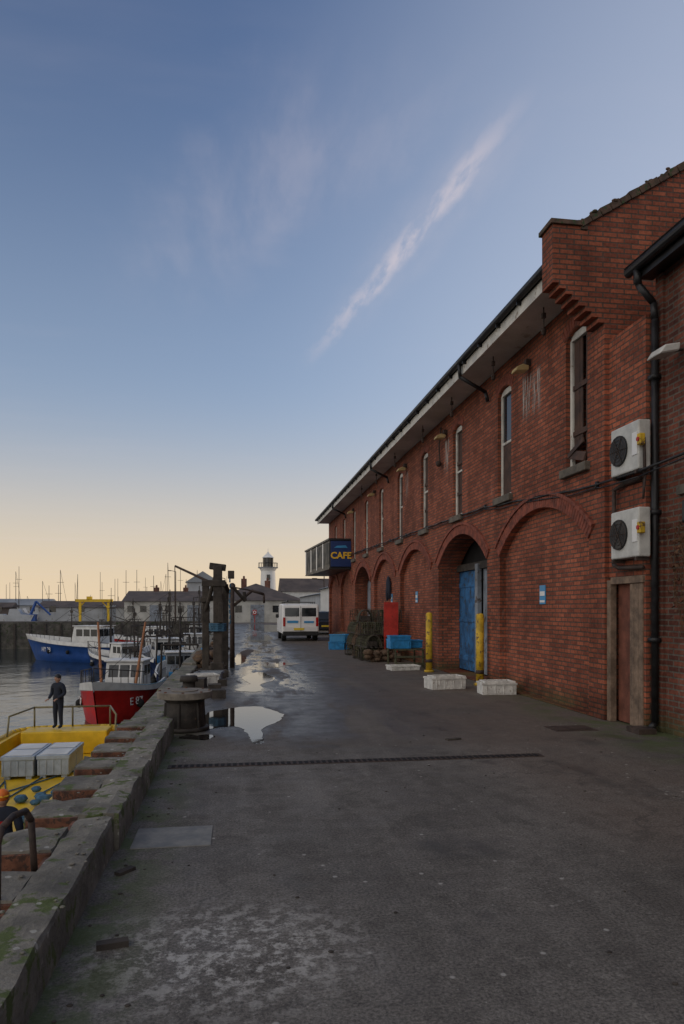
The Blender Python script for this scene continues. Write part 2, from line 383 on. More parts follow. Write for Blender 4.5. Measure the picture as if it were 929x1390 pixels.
puddle([(2.5,50),(5,56),(6,66),(2,72),(1.2,58)])
d_=E('litter')
x=P()
x.box(-.67,-.52,3.55,3.6,.0,.03,rot=(0,0,.2)); x.box(-.75,-.62,4.55,4.6,0,.02,rot=(0,0,.9)); x.box(2.6,2.8,8.55,8.62,0,.02,rot=(0,0,.3))
for i in range(160): x.ball((R.uniform(-.75,5.2) if i%3 else R.uniform(-.78,-.5),R.uniform(2.5,30) if i%2 else R.uniform(2.5,9),.003),R.uniform(.004,.013),(1.3,1,.5),6)
x.end('scraps','timber',d_)
# ---------------------------------------------------------------- warehouse
Xw=5.37; Yg=9.73; Yf=41.0
B=E('brick_warehouse')
arches=[12.05+4.46*i for i in range(7)]
wins=[10.6+3.06*i for i in range(10)]
A_HW=1.86; SPR=2.72; RISE=.72
aw=[archpts(c,A_HW,SPR,RISE,0.03)[0] for c in arches]
ww=[archpts(c,.36,6.02,.12,3.92,8)[0] for c in wins]
wi=[archpts(c,.33,6.0,.12,3.92,8)[0] for c in wins]
outer=[(Yg+.001,0.0),(Yf,0.0),(Yf,6.75),(Yg+.001,6.75)]
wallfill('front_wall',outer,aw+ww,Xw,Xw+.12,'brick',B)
doors=[1,4]
dw=[archpts(arches[i],A_HW-.02,SPR-.01,RISE,0.03)[0] for i in doors]
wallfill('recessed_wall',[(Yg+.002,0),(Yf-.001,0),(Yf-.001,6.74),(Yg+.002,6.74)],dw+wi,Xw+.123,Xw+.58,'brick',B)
v=P()
for c in arches: voussoirs(v,Xw-.03,Xw+.05,c,A_HW+.0,SPR,RISE,.22)
for c in wins: voussoirs(v,Xw-.012,Xw+.05,c,.40,6.02,.13,.2)
v.end('arch_voussoirs','vous',B,bev=.006)
v=P()
for c in arches:
    _,Rr,cz,a0=archpts(c,A_HW,SPR,RISE,0)
    n=28
    for i in range(n):
        a=-a0+2*a0*(i+.5)/n; r=Rr+.25
        v.box(Xw-.055,Xw+.02,c+r*math.sin(a)-.075,c+r*math.sin(a)+.075,cz+r*math.cos(a)-.03,cz+r*math.cos(a)+.03,rot=(-a,0,0))
v.end('hood_moulds','vous',B)
s=P(); fr=P(); bd=P(); gl=P(); dk=P()
for i,c in enumerate(wins):
    s.box(Xw-.09,Xw+.1,c-.44,c+.44,3.78,3.918)
    X0=Xw+.07;X1=Xw+.13
    fr.box(X0,X1,c-.355,c-.295,3.925,6.05); fr.box(X0,X1,c+.285,c+.355,3.925,6.05)
    fr.box(X0-.01,X1,c-.295,c+.285,6.0,6.12); fr.box(X0,X1,c-.295,c+.285,3.925,3.98)
    if i!=0: fr.box(X0+.01,X1,c-.295,c+.285,5.0,5.05)
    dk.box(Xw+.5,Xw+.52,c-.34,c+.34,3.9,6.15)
    if i%3==1:
        gl.box(Xw+.10,Xw+.112,c-.29,c+.28,5.05,6.0); bd.box(Xw+.095,Xw+.12,c-.29,c+.28,3.99,4.995)
    else:
        for j in range(6):
            if i==0 and j in(2,): continue
            bd.box(Xw+.10+R.uniform(0,.012),Xw+.125,c-.29+j*.095,c-.29+j*.095+.088,(4.3 if i==0 and j>2 else 3.99),5.995)
        bd.box(Xw+.085,Xw+.10,c-.28,c+.28,5.2,5.28); bd.box(Xw+.085,Xw+.10,c-.28,c+.28,4.45,4.53)
bd.box(Xw-.0,Xw+.03,wins[0]-.3,wins[0]+.28,4.02,4.16,rot=(.25,.2,0)); bd.box(Xw+.0,Xw+.03,wins[0]-.2,wins[0]+.3,4.18,4.26,rot=(-.35,.1,0))
s.end('sills','stone',B,bev=.01); fr.end('window_frames','white',B,bev=.004); bd.end('window_boards','board',B); gl.end('glass','glass',B); dk.end('dark_rooms','dark',B)
c=arches[1]
dd=P()
for j in range(7): dd.box(Xw+.59,Xw+.62,c+.25+j*.24,c+.25+j*.24+.225,.05,2.62)
dd.box(Xw+.57,Xw+.589,c+.25,c+1.9,.3,.42); dd.box(Xw+.57,Xw+.589,c+.25,c+1.9,1.3,1.42); dd.box(Xw+.57,Xw+.589,c+.25,c+1.9,2.2,2.32)
dd.end('blue_doors','blue',B,bev=.006)
dd=P()
dd.box(Xw+.45,Xw+.56,c+.05,c+.24,.05,2.75)
for j in range(9): dd.box(Xw+.59,Xw+.61,c-1.9+j*.215,c-1.9+j*.215+.2,.05,2.62)
dd.end('grey_doors','greydoor',B,bev=.006)
P().box(Xw+.5,Xw+.6,c-1.9,c+1.9,2.625,2.8).end('lintel','timber',B)
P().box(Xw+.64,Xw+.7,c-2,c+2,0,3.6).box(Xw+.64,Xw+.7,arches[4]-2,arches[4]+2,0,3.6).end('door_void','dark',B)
c=arches[4]
P().box(Xw+.56,Xw+.6,c+.2,c+1.8,.05,2.9).end('shutter','greydoor',B)
gp=[(5.371,0),(5.371,5.86)]
xs=5.371; z=5.86
for i in range(8):
    xs-=.101; gp+= [(xs,z),(xs,z+.078)]; z+=.078
gp+=[(4.56,7.25),(4.98,7.25),(10.2,10.42),(15.2,7.35),(15.2,0)]
P().prism(gp,'y',Yg,Yg+.36).prism([(5.4,0),(5.4,6.9),(10.2,9.8),(15.2,6.9),(15.2,0)],'y',Yf-.36,Yf-.002).end('gable_walls','brick',B)
P().box(15.0,15.2,Yg+.37,Yf-.37,0,6.8).end('rear_wall','brick',B)
cp=P(); cp.box(4.52,5.0,Yg-.04,Yg+.40,7.25,7.32)
n=34
for i in range(n):
    t=i/n; x=4.98+5.2*t; z=7.27+3.17*t; cp.box(x,x+.17,Yg-.05,Yg+.41,z+.0,z+.10+R.uniform(-.012,.012),rot=(0,-math.atan(.607)+R.uniform(-.05,.05),0))
    for _ in range(3): cp.ball((x+R.uniform(0,.16),Yg+R.uniform(-.05,.3),z+.10),R.uniform(.02,.05),(1.4,1,.7),6)
cp.box(5.0,5.1,Yg-.02,Yg+.38,7.2,7.36)
cp.end('coping','cop',B,bev=.01)
P().prism([(4.72,6.80),(10.2,10.02),(15.7,6.80),(15.7,6.9),(10.2,10.13),(4.66,6.88)],'y',Yg+.37,Yf+.2).end('roof','slate',B)
P().box(4.74,5.369,Yg+.365,Yf,6.60,6.63).end('soffit','soffit',B)
P().box(4.70,4.737,Yg+.365,Yf,6.56,6.76).end('fascia','white',B)
gt=P(); gt.cyl((4.635,Yg+.2,6.82),(4.635,Yf+.2,6.82),.065,seg=12)
y=11.2
while y<41: gt.box(4.62,4.70,y,y+.03,6.70,6.78); y+=.95
gt.end('gutter','black',B)
dp=P()
for y in (14.3,24.2,34.0):
    dp.tube([(4.63,y,6.76),(4.65,y,6.5),(5.25,y+.12,6.25),(5.30,y+.12,6.05)],.04)
dp.end('gutter_outlets','black',B,True)
hk=P()
for y in (11.0,13.3,16.0,18.6,22.0,25,28):
    hk.cyl((5.0,y,6.6),(5.0,y,6.25),.012); hk.ball((5.0,y,6.2),.05,(1,.6,1.4),8)
    hk.box(4.97,5.03,y-.03,y+.03,6.42,6.5)
hk.tube([(5.33,18.0,6.4),(5.28,18.0,5.9),(5.3,18,5.5)],.02); hk.ball((5.27,18,5.45),.08)
hk.end('soffit_hooks','rustd',B)
M['lamp']=mat('lamp_cream',(.55,.42,.2),.5,.2,5)
for y in (12.4,17.6,21.9,27,32):
    l=E('wall_lamp'); 
    P().box(5.27,5.37,y-.06,y+.06,6.12,6.24).cyl((5.32,y,6.18),(5.18,y,6.10),.02).end('bracket','rustd',l)
    P().prism([(5.04,5.99),(5.3,6.02),(5.32,6.10),(5.2,6.13),(5.07,6.07)],'y',y-.11,y+.11).end('head','lamp',l,bev=.015)
st=P()
def streakmat():
    t=NT('lime_streak'); o=t.sep()
    n=t.noise(1.,6,.7,vec=t.scalev(t.pos,20,20,1.2)); a=t.ramp(n,.45,.62,0,.75)
    tr=t.n.new('ShaderNodeBsdfTransparent'); mx=t.n.new('ShaderNodeMixShader')
    t.b.inputs['Base Color'].default_value=(.6,.57,.52,1); t.b.inputs['Roughness'].default_value=.9
    zz=t.math('MULTIPLY',t.ramp(o[2],5.0,5.6),t.ramp(o[2],5.9,6.05,1,0))
    t.lk(t.math('MULTIPLY',a,zz),mx.inputs[0]); t.lk(tr.outputs[0],mx.inputs[1]); t.lk(t.b.outputs[0],mx.inputs[2])
    t.lk(mx.outputs[0],t.n['Material Output'].inputs[0]); return t.m
M['streak']=streakmat()
for y in (12.1,21.9,17.6): st.quad((Xw-.003,y-.22,4.9),(Xw-.003,y+.22,4.9),(Xw-.003,y+.22,6.05),(Xw-.003,y-.22,6.05))
st.quad((Xw-.005,12.33,4.9),(Xw-.005,12.72,4.9),(Xw-.005,12.72,6.05),(Xw-.005,12.33,6.05))
st.end('lime_streaks','streak',B)
cb=P(); pts=[(5.28,7.0,3.52),(5.28,8.7,3.47),(5.33,9.75,3.5)]
for i in range(30):
    y=9.9+i*.8; pts.append((5.33,y,3.5+.36*min(1,(y-9.9)/5)+.27*max(0,(y-15)/14)+ (-.02 if i%2 else .0)))
cb.tube(pts,.018,6); cb.tube([(p[0],p[1],p[2]-.07+ (.03 if i%3==0 else 0)) for i,p in enumerate(pts)],.011,5)
for p in pts[::3]: cb.box(5.32,5.369,p[1]-.02,p[1]+.02,p[2]-.05,p[2]+.05)
cb.end('cable','black',B,True)
for (y,z) in ((12.1,1.9),(21.1,2.0),(24.6,2.0)):
    e=E('notice_sign'); P().box(5.475,5.487,y-.12,y+.12,z-.17,z+.17).end('board','signb',e); P().box(5.47,5.474,y-.10,y+.10,z-.02,z+.06).box(5.47,5.474,y-.1,y+.1,z-.14,z-.10).end('panel','clean',e)
P().box(5.44,5.9,8.78,Yg-.003,2.1,5.6).box(5.44,5.9,8.78,8.83,0,2.1).box(5.6,5.9,8.83,Yg-.003,0,2.1).end('annex_wall','brick',B)
e=E('side_door')
P().box(5.40,5.5,9.62,9.72,0,2.06).box(5.40,5.5,8.80,9.619,2.0,2.1).end('frame','timberl',e,bev=.006)
P().box(5.53,5.57,9.15,9.62,.02,2.0).end('door_leaf',mat('redbrown_door',(.18,.065,.042),.7,.4,5),e)
x=P()
for j in range(3): x.box(5.42,5.47,8.83+j*.105,8.83+j*.105+.098,.03,1.995)
x.end('planks','timberl',e,bev=.004)
for zb in (3.5,2.34):
    e=E('air_conditioner'); zt=zb+.66; cy=9.13
    P().box(5.26,5.438,8.66,9.36,zb,zt).end('casing','acwhite',e,bev=.02,seg=2)
    P().cyl((5.235,cy,zb+.33),(5.258,cy,zb+.33),.21,seg=28).end('fan_recess','black',e)
    gr=P()
    for r in (.05,.10,.15,.20):
        pp=[(5.225,cy+r*math.cos(a*math.pi/8),zb+.33+r*math.sin(a*math.pi/8)) for a in range(17)]; gr.tube(pp,.004,4)
    for a in range(6):
        ca,sa=math.cos(a*math.pi/3),math.sin(a*math.pi/3); gr.cyl((5.228,cy,zb+.33),(5.228,cy+.21*ca,zb+.33+.21*sa),.005,seg=4)
    gr.end('grille','rustd',e)
    P().box(5.25,5.259,8.68,8.80,zb+.2,zb+.5).end('side_panel','clean',e)
    P().box(5.25,5.437,8.7,8.74,zb-.05,zb-.004).box(5.25,5.437,9.28,9.32,zb-.05,zb-.004).end('brackets','rustd',e)
    P().box(5.22,5.30,8.56,8.64,zb+.3,zb+.45).end('isolator','yellow',e,bev=.01)
    P().cyl((5.205,8.60,zb+.375),(5.219,8.60,zb+.375),.03).end('knob','reddoor',e)
pp=E('conduit_pipe'); P().tube([(5.38,9.48,3.35),(5.38,9.48,2.5),(5.36,9.46,2.28),(5.35,9.3,2.22),(5.35,8.7,2.20)],.028).tube([(5.38,9.48,3.35),(5.38,9.2,3.40),(5.38,8.8,3.40)],.028).tube([(5.32,8.65,3.1),(5.32,8.6,3.4),(5.32,8.62,3.9),(5.36,8.7,3.2)],.016).end('pipe','rustd',pp,True)
# ---------------------------------------------------------------- older outbuilding
O=E('brick_outbuilding')
P().box(5.62,12,-4,8.77,0,6.15).prism([(5.62,6.15),(12,6.15),(8.8,8.4)],'y',8.4,8.769).end('walls','oldbrick',O)
P().box(5.58,5.64,8.62,8.779,0,6.1).end('pilaster','oldbrick',O)
P().prism([(5.28,6.2),(8.8,8.45),(12.2,6.2),(12.2,6.3),(8.8,8.57),(5.2,6.25)],'y',-4.2,8.92).end('roof','slate',O)
P().cyl((5.27,-4,6.2),(5.27,8.93,6.2),.065).box(5.33,5.37,-4,8.9,6.05,6.19).box(5.37,5.62,-4,8.9,6.12,6.15).end('gutter','black',O)
P().tube([(5.27,8.72,6.15),(5.30,8.72,5.95),(5.50,8.70,5.72),(5.52,8.70,5.5),(5.52,8.70,.12),(5.46,8.70,.05)],.045,12).box(5.45,5.6,8.64,8.76,4.7,4.76).box(5.45,5.6,8.64,8.76,2.9,2.96).box(5.45,5.6,8.64,8.76,1.2,1.26).end('drainpipe','black',O,True)
P().box(5.5,5.63,7.4,8.1,2.72,3.0).box(5.55,5.6,7.6,7.64,3,3.6).end('meter_box','black',O,bev=.01)
P().box(5.56,5.62,6.8,8.3,3.1,3.22).end('lintel','stone',O)
fl=E('floodlight'); P().tube([(5.62,8.25,4.95),(5.42,8.25,4.90)],.02).end('arm','rustd',fl); P().prism([(5.2,4.82),(5.48,4.88),(5.5,4.98),(5.28,4.94)],'y',8.1,8.4).end('head','acwhite',fl,bev=.015)
iv=P(); rr=random.Random(3)
for i in range(7):
    p=Vector((5.58,8.2+rr.uniform(-.15,.1),1.3)); pts=[tuple(p)]
    for j in range(9): p=p+Vector((rr.uniform(-.02,.01),rr.uniform(-.08,.08),.16)); pts.append(tuple(p))
    iv.tube(pts,.006,4)
    for q_ in pts[2:]:
        for _ in range(4):
            c=Vector(q_)+Vector((rr.uniform(-.06,0),rr.uniform(-.09,.09),rr.uniform(-.1,.1))); a=Vector((rr.uniform(-1,1),rr.uniform(-1,1),rr.uniform(-1,1)))*.03; b=Vector((rr.uniform(-1,1),rr.uniform(-1,1),rr.uniform(-1,1)))*.02
            iv.quad(c-a,c-b,c+a,c+b)
iv.end('creeper_plant','leaf')
bx=E('drain_gully'); P().box(5.2,5.45,8.55,8.85,0,.07).end('grate','rustd',bx)
# ---------------------------------------------------------------- cafe box
C=E('cafe_bay')
pl=[(4.36,33.0),(5.365,33.0),(5.365,40.2),(3.95,40.2)]
P().prism(pl,'z',3.58,4.86).end('box','black',C)
P().prism([(4.30,32.9),(5.36,32.9),(5.36,40.3),(3.88,40.3)],'z',4.865,4.95).prism([(4.33,32.95),(5.36,32.95),(5.36,40.25),(3.92,40.25)],'z',3.5,3.575).end('trim','black',C)
wp=P(); gp_=P()
for i in range(4):
    def at(t,o): return (4.36-.41*t-o, 33+7.2*t)
    a=at(i/4+.01,.012); b=at((i+1)/4-.03,.012)
    gp_.quad((a[0],a[1],3.75),(b[0],b[1],3.75),(b[0],b[1],4.75),(a[0],a[1],4.75))
    a=at((i+1)/4-.03,.02); b=at((i+1)/4+.005,.02)
    wp.quad((a[0],a[1],3.62),(b[0],b[1],3.62),(b[0],b[1],4.86),(a[0],a[1],4.86))
M['cafeg']=mat('cafe_glass',(.012,.016,.02),.5,.1,2,bump=0,spec=.2)
gp_.end('windows','cafeg',C); wp.end('mullions','clean',C)
S=E('cafe_sign'); P().box(4.40,5.36,32.86,32.93,3.62,4.82).end('panel','cafe',S)
def text(name,body,size,loc,rot,m,parent,ext=.006):
    cu=bpy.data.curves.new(name,'FONT'); cu.body=body; cu.size=size; cu.align_x='CENTER'; cu.align_y='CENTER'; cu.extrude=ext
    t=bpy.data.objects.new(name,cu); COL.objects.link(t); t.location=loc; t.rotation_euler=rot; cu.materials.append(M[m]); t.parent=parent; return t
t=text('lettering','CAFE',.42,(4.88,32.84,4.13),(math.pi/2,0,0),'letter',S); t.data.offset=.012
P().prism([(4.55,4.5),(5.2,4.5),(5.1,4.62),(4.7,4.6)],'y',32.84,32.858).end('fish_logo','signb',S)
# ---------------------------------------------------------------- bollards & clutter
for (x,y) in ((4.97,17.86),(5.19,14.6)):
    e=E('steel_bollard'); P().cyl((x,y,0),(x,y,1.5),.085,seg=20).ball((x,y,1.5),.085,(1,1,.6),16).cyl((x,y,0),(x,y,.05),.13,seg=16).end('post','yellow',e,True); P().cyl((x,y,.25),(x,y,.33),.088,seg=20).end('bands','rustd',e,True)
def fishbox(x,y,z,l,wd,h,rz,m='cratw',name='fish_box'):
    e=E(name,(x,y,z),rz); t=.025
    p=P(); p.box(-l/2,l/2,-wd/2,wd/2,0,t)
    p.prism([(-l/2,t),(-l/2-.0,h),(-l/2+t,h),(-l/2+t,t)],'y',-wd/2,wd/2).prism([(l/2,t),(l/2,h),(l/2-t,h),(l/2-t,t)],'y',-wd/2,wd/2)
    p.box(-l/2+t,l/2-t,-wd/2,-wd/2+t,t,h).box(-l/2+t,l/2-t,wd/2-t,wd/2,t,h)
    p.box(-l/2-.015,l/2+.015,-wd/2-.015,-wd/2-.001,h-.04,h).box(-l/2-.015,l/2+.015,wd/2+.001,wd/2+.015,h-.04,h)
    for i in range(4): xx=-l/2+l*(i+.5)/4; p.box(xx-.012,xx+.012,-wd/2-.014,-wd/2-.001,.02,h-.045)
    p.end('tub',m,e,bev=.006); return e
fishbox(4.27,14.15,0,.74,.45,.24,.12); fishbox(4.99,13.1,0,.66,.42,.23,-.08); fishbox(4.30,14.13,.07,.66,.38,.2,.16)
fishbox(4.45,18.6,0,.8,.5,.13,.1); fishbox(5.0,13.1,.06,.58,.34,.2,-.02)
e=E('pallet_rack'); x=P()
for j in range(5): x.box(4.3,5.15,18.9+j*.25,19.05+j*.25,.50,.53)
for a in (4.33,5.1):
    for b in (18.95,19.9): x.cyl((a,b,0),(a,b,.5),.03)
x.box(4.3,5.15,18.9,18.93,.1,.16).box(4.3,5.15,18.9,18.93,.3,.35); x.end('frame','net',e)
fishbox(4.5,19.3,.54,.6,.4,.26,.05,'cratb'); fishbox(4.5,19.3,.80,.58,.38,.1,.02,'cratb'); fishbox(4.95,19.6,.54,.5,.4,.22,.05,'cratb')
def creel(x,y,z,rz,sc=1,m='net'):
    e=E('lobster_pot',(x,y,z),rz); e.scale=(sc,)*3
    if m in CR: nm,fm=CR[m]
    else:
        p=P(); L,W,H=.72,.48,.38
        prof=[(W/2*math.cos(a*math.pi/10),.05+H*math.sin(a*math.pi/10)*.95) for a in range(11)]
        rows=[[(-L/2+L*i/10,a,b) for a,b in prof] for i in range(11)]
        for i in range(10):
            for j in range(11):
                p.cyl(rows[i][j],rows[i+1][j],.008,seg=4)
        for i in range(11):
            for j in range(10): p.cyl(rows[i][j],rows[i][j+1],.008,seg=4)
        o=p.end('netting',m); nm=o.data; bpy.data.objects.remove(o)
        p=P()
        for i in range(4):
            xx=-L/2+L*i/3; p.tube([(xx,a,b) for a,b in prof],.014,5)
        for yy in (-.24,-.08,.08,.24): p.box(-L/2-.02,L/2+.02,yy-.02,yy+.02,.0,.035)
        p.box(-.2,.2,-.15,.15,.05,.2)
        o=p.end('frame','timber' if m=='net' else 'neto'); fm=o.data; bpy.data.objects.remove(o); CR[m]=(nm,fm)
    for n_,d in (('netting',nm),('frame',fm)):
        o=bpy.data.objects.new(n_,d); COL.objects.link(o); o.parent=e
CR={}
for lay in range(4):
    for j in range(4):
        for i in range(2):
            if lay==3 and (j==3 or i==0 and j==0): continue
            creel(4.25+i*.62+R.uniform(-.04,.04),22.3+j*.85+R.uniform(-.05,.05),lay*.40,math.pi/2+R.uniform(-.1,.1)+math.pi/2*(R.random()<.5),1,R.choice(['net','neto']))
e=E('net_heap'); x=P()
for i in range(26): x.ball((R.uniform(4.0,5.0),R.uniform(21.3,21.8),R.uniform(.05,.3)),R.uniform(.08,.18),(1,1,.6),8)
x.end('mesh','neto',e,True)
e=E('red_board'); P().box(4.62,5.08,21.86,21.9,.75,1.85).box(4.64,4.68,21.9,21.94,0,1.8).box(5.02,5.06,21.9,21.94,0,1.8).end('panel','reddoor',e)
for (x_,y_,z_,m_) in ((4.0,28.2,0,'cratb'),(4.65,28.4,0,'cratb'),(4.05,28.25,.31,'signb'),(4.3,29.6,0,'cratb'),(4.6,28.4,.31,'cratb')):
    fishbox(x_,y_,z_,.62,.42,.30,R.uniform(-.2,.2),m_)
e=E('scrap_heap'); x=P()
for i in range(30): x.box(*(lambda a,b,c_,s_:(a,a+s_,b,b+s_*1.4,c_,c_+s_*.5))(R.uniform(4.1,4.9),R.uniform(26.6,31.5),R.uniform(0,.5),R.uniform(.1,.4)),rot=(R.uniform(-.5,.5),R.uniform(-.5,.5),R.uniform(0,3)))
x.end('pieces','neto',e)
e=E('hanging_oilskin'); x=P(); x.ball((5.42,24.9,2.5),.2,(.4,1,1.6),12).ball((5.42,25.1,2.2),.15,(.4,.8,2),10).cyl((5.42,24.75,2.6),(5.40,24.6,2.0),.07,.05); x.end('coat','cloth',e,True)
e=E('capstan'); x_,y_=-.69,9.85
P().cyl((x_,y_,0),(x_,y_,.42),.27,.25,28).cyl((x_,y_,0),(x_,y_,.05),.33,.33,28).cyl((x_,y_,.38),(x_,y_,.44),.25,.30,28).end('drum','castiron',e,True,bev=.01)
x=P()
for a in range(6): ca,sa=math.cos(a*1.047+.3),math.sin(a*1.047+.3); x.cyl((x_+.27*ca,y_+.27*sa,.05),(x_+.25*ca,y_+.25*sa,.38),.024,seg=6)
x.end('whelps','castiron',e)
P().cyl((x_,y_,.44),(x_,y_,.53),.37,.37,32).cyl((x_,y_,.53),(x_,y_,.545),.18,.18,20).end('head',mat('capstan_head',(.20,.175,.145),.8,.4,6,bump=.5),e,False,bev=.012,seg=2)
x=P()
for a in range(8): x.cyl((x_+.33*math.cos(a*.785),y_+.33*math.sin(a*.785),.53),(x_+.33*math.cos(a*.785),y_+.33*math.sin(a*.785),.542),.018,seg=8)
x.end('bolts','rust',e)
e=E('timber_hoist'); x=P()
x.box(-.56,-.34,17.9,18.12,0,2.72).box(-.86,-.68,18.5,18.68,0,2.25).box(-.36,-.20,19.0,19.2,0,2.3)
x.box(-.84,-.25,17.86,17.9,2.2,2.36).box(-.66,-.25,18.0,18.25,2.62,2.78,rot=(0,.12,0)).box(-.9,-.3,18.45,18.6,1.85,1.98,rot=(0,-.2,0))
x.cyl((-.5,18,2.5),(-.86,18.7,1.3),.05).cyl((-.3,18.1,2.3),(-.2,19.1,2.1),.06).box(-.2,-.04,17.95,18.1,2.4,2.6)
x.box(-.44,-.3,17.8,17.9,1.3,1.8).box(-.64,-.30,17.85,18.2,0,.3).cyl((-.1,19.1,2.25),(.25,19.3,1.85),.045).cyl((.25,19.3,1.85),(.22,19.3,2.1),.05)
x.end('timbers','timber',e,bev=.02)
x=P()
for i in range(9): x.cyl((-.15+.02*math.sin(i),17.85,2.4-.13*i),(-.15,17.85,2.3-.13*i),.018)
for i in range(5):
    a=[( -.45+.20*math.cos(k_/8*6.283)*1.0, 18.02+.2*math.sin(k_/8*6.283), 1.1+i*.04) for k_ in range(9)]; x.tube(a,.022,5)
x.end('rope','rope',e)
e=E('davit_crane'); P().cyl((-.1,20,0),(-.1,20,2.25),.07,.055).tube([(-.1,20,1.7),(.45,20,2.15),(.78,20,2.05)],.04).cyl((-.1,20,2.25),(.45,20,2.15),.02).cyl((-.1,20,2.1),(-1.7,20.4,2.85),.045,.03).cyl((-1.7,20.4,2.85),(-1.7,20.4,1.2),.012,seg=5).cyl((.78,20,2.05),(.78,20,1.8),.03).ball((-.1,20,2.28),.09).end('arm','rustd',e,True)
for y_ in (13.2,22.5,30.5,40,52):
    e=E('mooring_bollard'); x_=-.85
    P().cyl((x_,y_,0),(x_,y_,.32),.13,.11,18).cyl((x_,y_,.32),(x_,y_,.42),.17,.15,18).cyl((x_,y_,0),(x_,y_,.03),.22,.22,18).end('casting','castiron',e,True)
x=P()
for i in range(24):
    cx=R.uniform(-1.05,-.4); cy=R.uniform(12,30); r=R.uniform(.12,.25)
    if R.random()<.6:
        for k_ in range(3): x.tube([(cx+r*math.cos(a/6*3.1416),cy+r*math.sin(a/6*3.1416),.03+k_*.03) for a in range(13)],.02,5)
    else: x.box(cx,cx+r*1.6,cy,cy+r*1.8,.0,r*.9,rot=(0,0,R.uniform(-.3,.3)))
x.end('rope_coils','timber')
e=E('mooring_lines'); x=P()
for (a,b) in (((-.85,13.2,.36),(-4.0,24.5,-2.2)),((-.85,22.5,.36),(-4.6,31.8,-1.6)),((-.85,30.5,.36),(-3.2,39,-1.6)),((-.85,40,.36),(-4,47,-1.4)),((-.69,9.85,.3),(-3.7,13,-2.35)),((-.85,22.5,.36),(-3.7,19,-2.4))):
    a=Vector(a);b=Vector(b); pts=[]
    for i in range(13):
        t=i/12; p=a.lerp(b,t); p.z-=.5*math.sin(math.pi*t)*.9; pts.append(tuple(p))
    x.tube(pts,.016,5)
x.end('lines','rope',e)
e=E('net_heap'); x=P()
for i in range(40): x.ball((R.uniform(-1.1,-.5),R.uniform(19.5,29),R.uniform(.02,.3)),R.uniform(.1,.28),(1,1.3,.6),8)
x.end('mesh','neto',e,True)
fishbox(-.7,15.4,0,.6,.4,.25,.3); fishbox(-.8,24.5,0,.7,.45,.3,.1,'cratb'); fishbox(-.6,16.6,0,.6,.4,.2,-.2,'greydoor')
e=E('old_tyre'); x=P()
x.tube([(-1.5,11.5+.3*math.cos(a/8*6.283),-.35+.3*math.sin(a/8*6.283)) for a in range(9)],.09,8); x.end('ring','tyre',e,True)
# ---------------------------------------------------------------- van
V=E('white_van',(2.3,35.6,0))
def van():
    W=1.86
    prof=[(0.0,.35),(-.04,.7),(.0,1.25),(.10,1.82),(.3,1.89),(2.6,1.89),(3.1,1.78),(3.75,1.22),(4.45,1.02),(4.6,.75),(4.6,.35)]
    P().prism(prof,'x',0,W).end('body','clean',V,bev=.09,seg=4)
    P().prism([(.015,1.25),(.085,1.66),(.065,1.68),(-.012,1.25)],'x',.14,.86).prism([(.015,1.25),(.085,1.66),(.065,1.68),(-.012,1.25)],'x',1.0,1.72).end('rear_windows','glass',V)
    P().prism([(2.75,1.2),(3.55,1.2),(3.05,1.68),(2.75,1.7)],'x',-.008,1.868).end('cab_windows','glass',V)
    P().box(.925,.935,-.055,0.02,.42,1.76).end('door_gap','black',V)
    P().box(.04,.16,-.06,.03,.75,1.2).box(1.70,1.82,-.06,.03,.75,1.2).end('tail_lights','redl',V,bev=.01)
    P().box(.03,1.83,-.10,.12,.28,.50).end('bumper','black',V,bev=.03,seg=2)
    P().box(.58,1.1,-.062,-.04,.56,.67).end('number_plate','plate',V)
    P().box(.25,.8,-.052,-.03,.92,1.04).box(1.1,1.6,-.052,-.03,.92,1.02).end('lettering','signb',V)
    x=P()
    for a in (.7,3.75):
        for b in ((.02,.24),(1.62,1.84)): x.cyl((b[0],a,.32),(b[1],a,.32),.32,seg=24)
    x.end('wheels','tyre',V)
    x=P()
    for yy in (.6,1.5,2.4): x.box(.12,1.74,yy,yy+.05,1.96,1.99).box(.14,.17,yy,yy+.05,1.88,1.96).box(1.69,1.72,yy,yy+.05,1.88,1.96)
    x.cyl((.3,.3,2.02),(.3,2.9,2.02),.04); x.end('roof_rack','black',V)
    P().box(-.16,-.01,2.9,3.05,1.15,1.35).box(1.87,2.02,2.9,3.05,1.15,1.35).end('mirrors','black',V,bev=.02)
van()
def car(x,y,m,rz=0):
    e=E('parked_car',(x,y,0),rz)
    P().prism([(0,.3),(0,.85),(.25,.95),(3.3,.92),(4.1,.72),(4.2,.3)],'x',0,1.72).end('body',m,e,bev=.08,seg=3)
    P().prism([(.15,.94),(.55,1.40),(2.1,1.44),(3.0,.94)],'x',.1,1.62).end('cabin','glass',e,bev=.06,seg=3)
    P().prism([(.6,1.39),(2.05,1.43),(2.0,1.47),(.65,1.44)],'x',.14,1.58).end('roof',m,e,bev=.01)
    z=P()
    for a in (.75,3.4):
        for b in ((.0,.2),(1.52,1.72)): z.cyl((b[0]-.01,a,.3),(b[1]+.01,a,.3),.3,seg=20)
    z.end('wheels','tyre',e); P().box(.05,.35,-.02,.05,.65,.8).box(1.37,1.67,-.02,.05,.65,.8).end('lights','redl',e)
    P().box(.6,1.1,-.02,.02,.5,.6).end('number_plate','plate',e)
car(4.7,44,'car'); car(5.2,52,'greydoor')
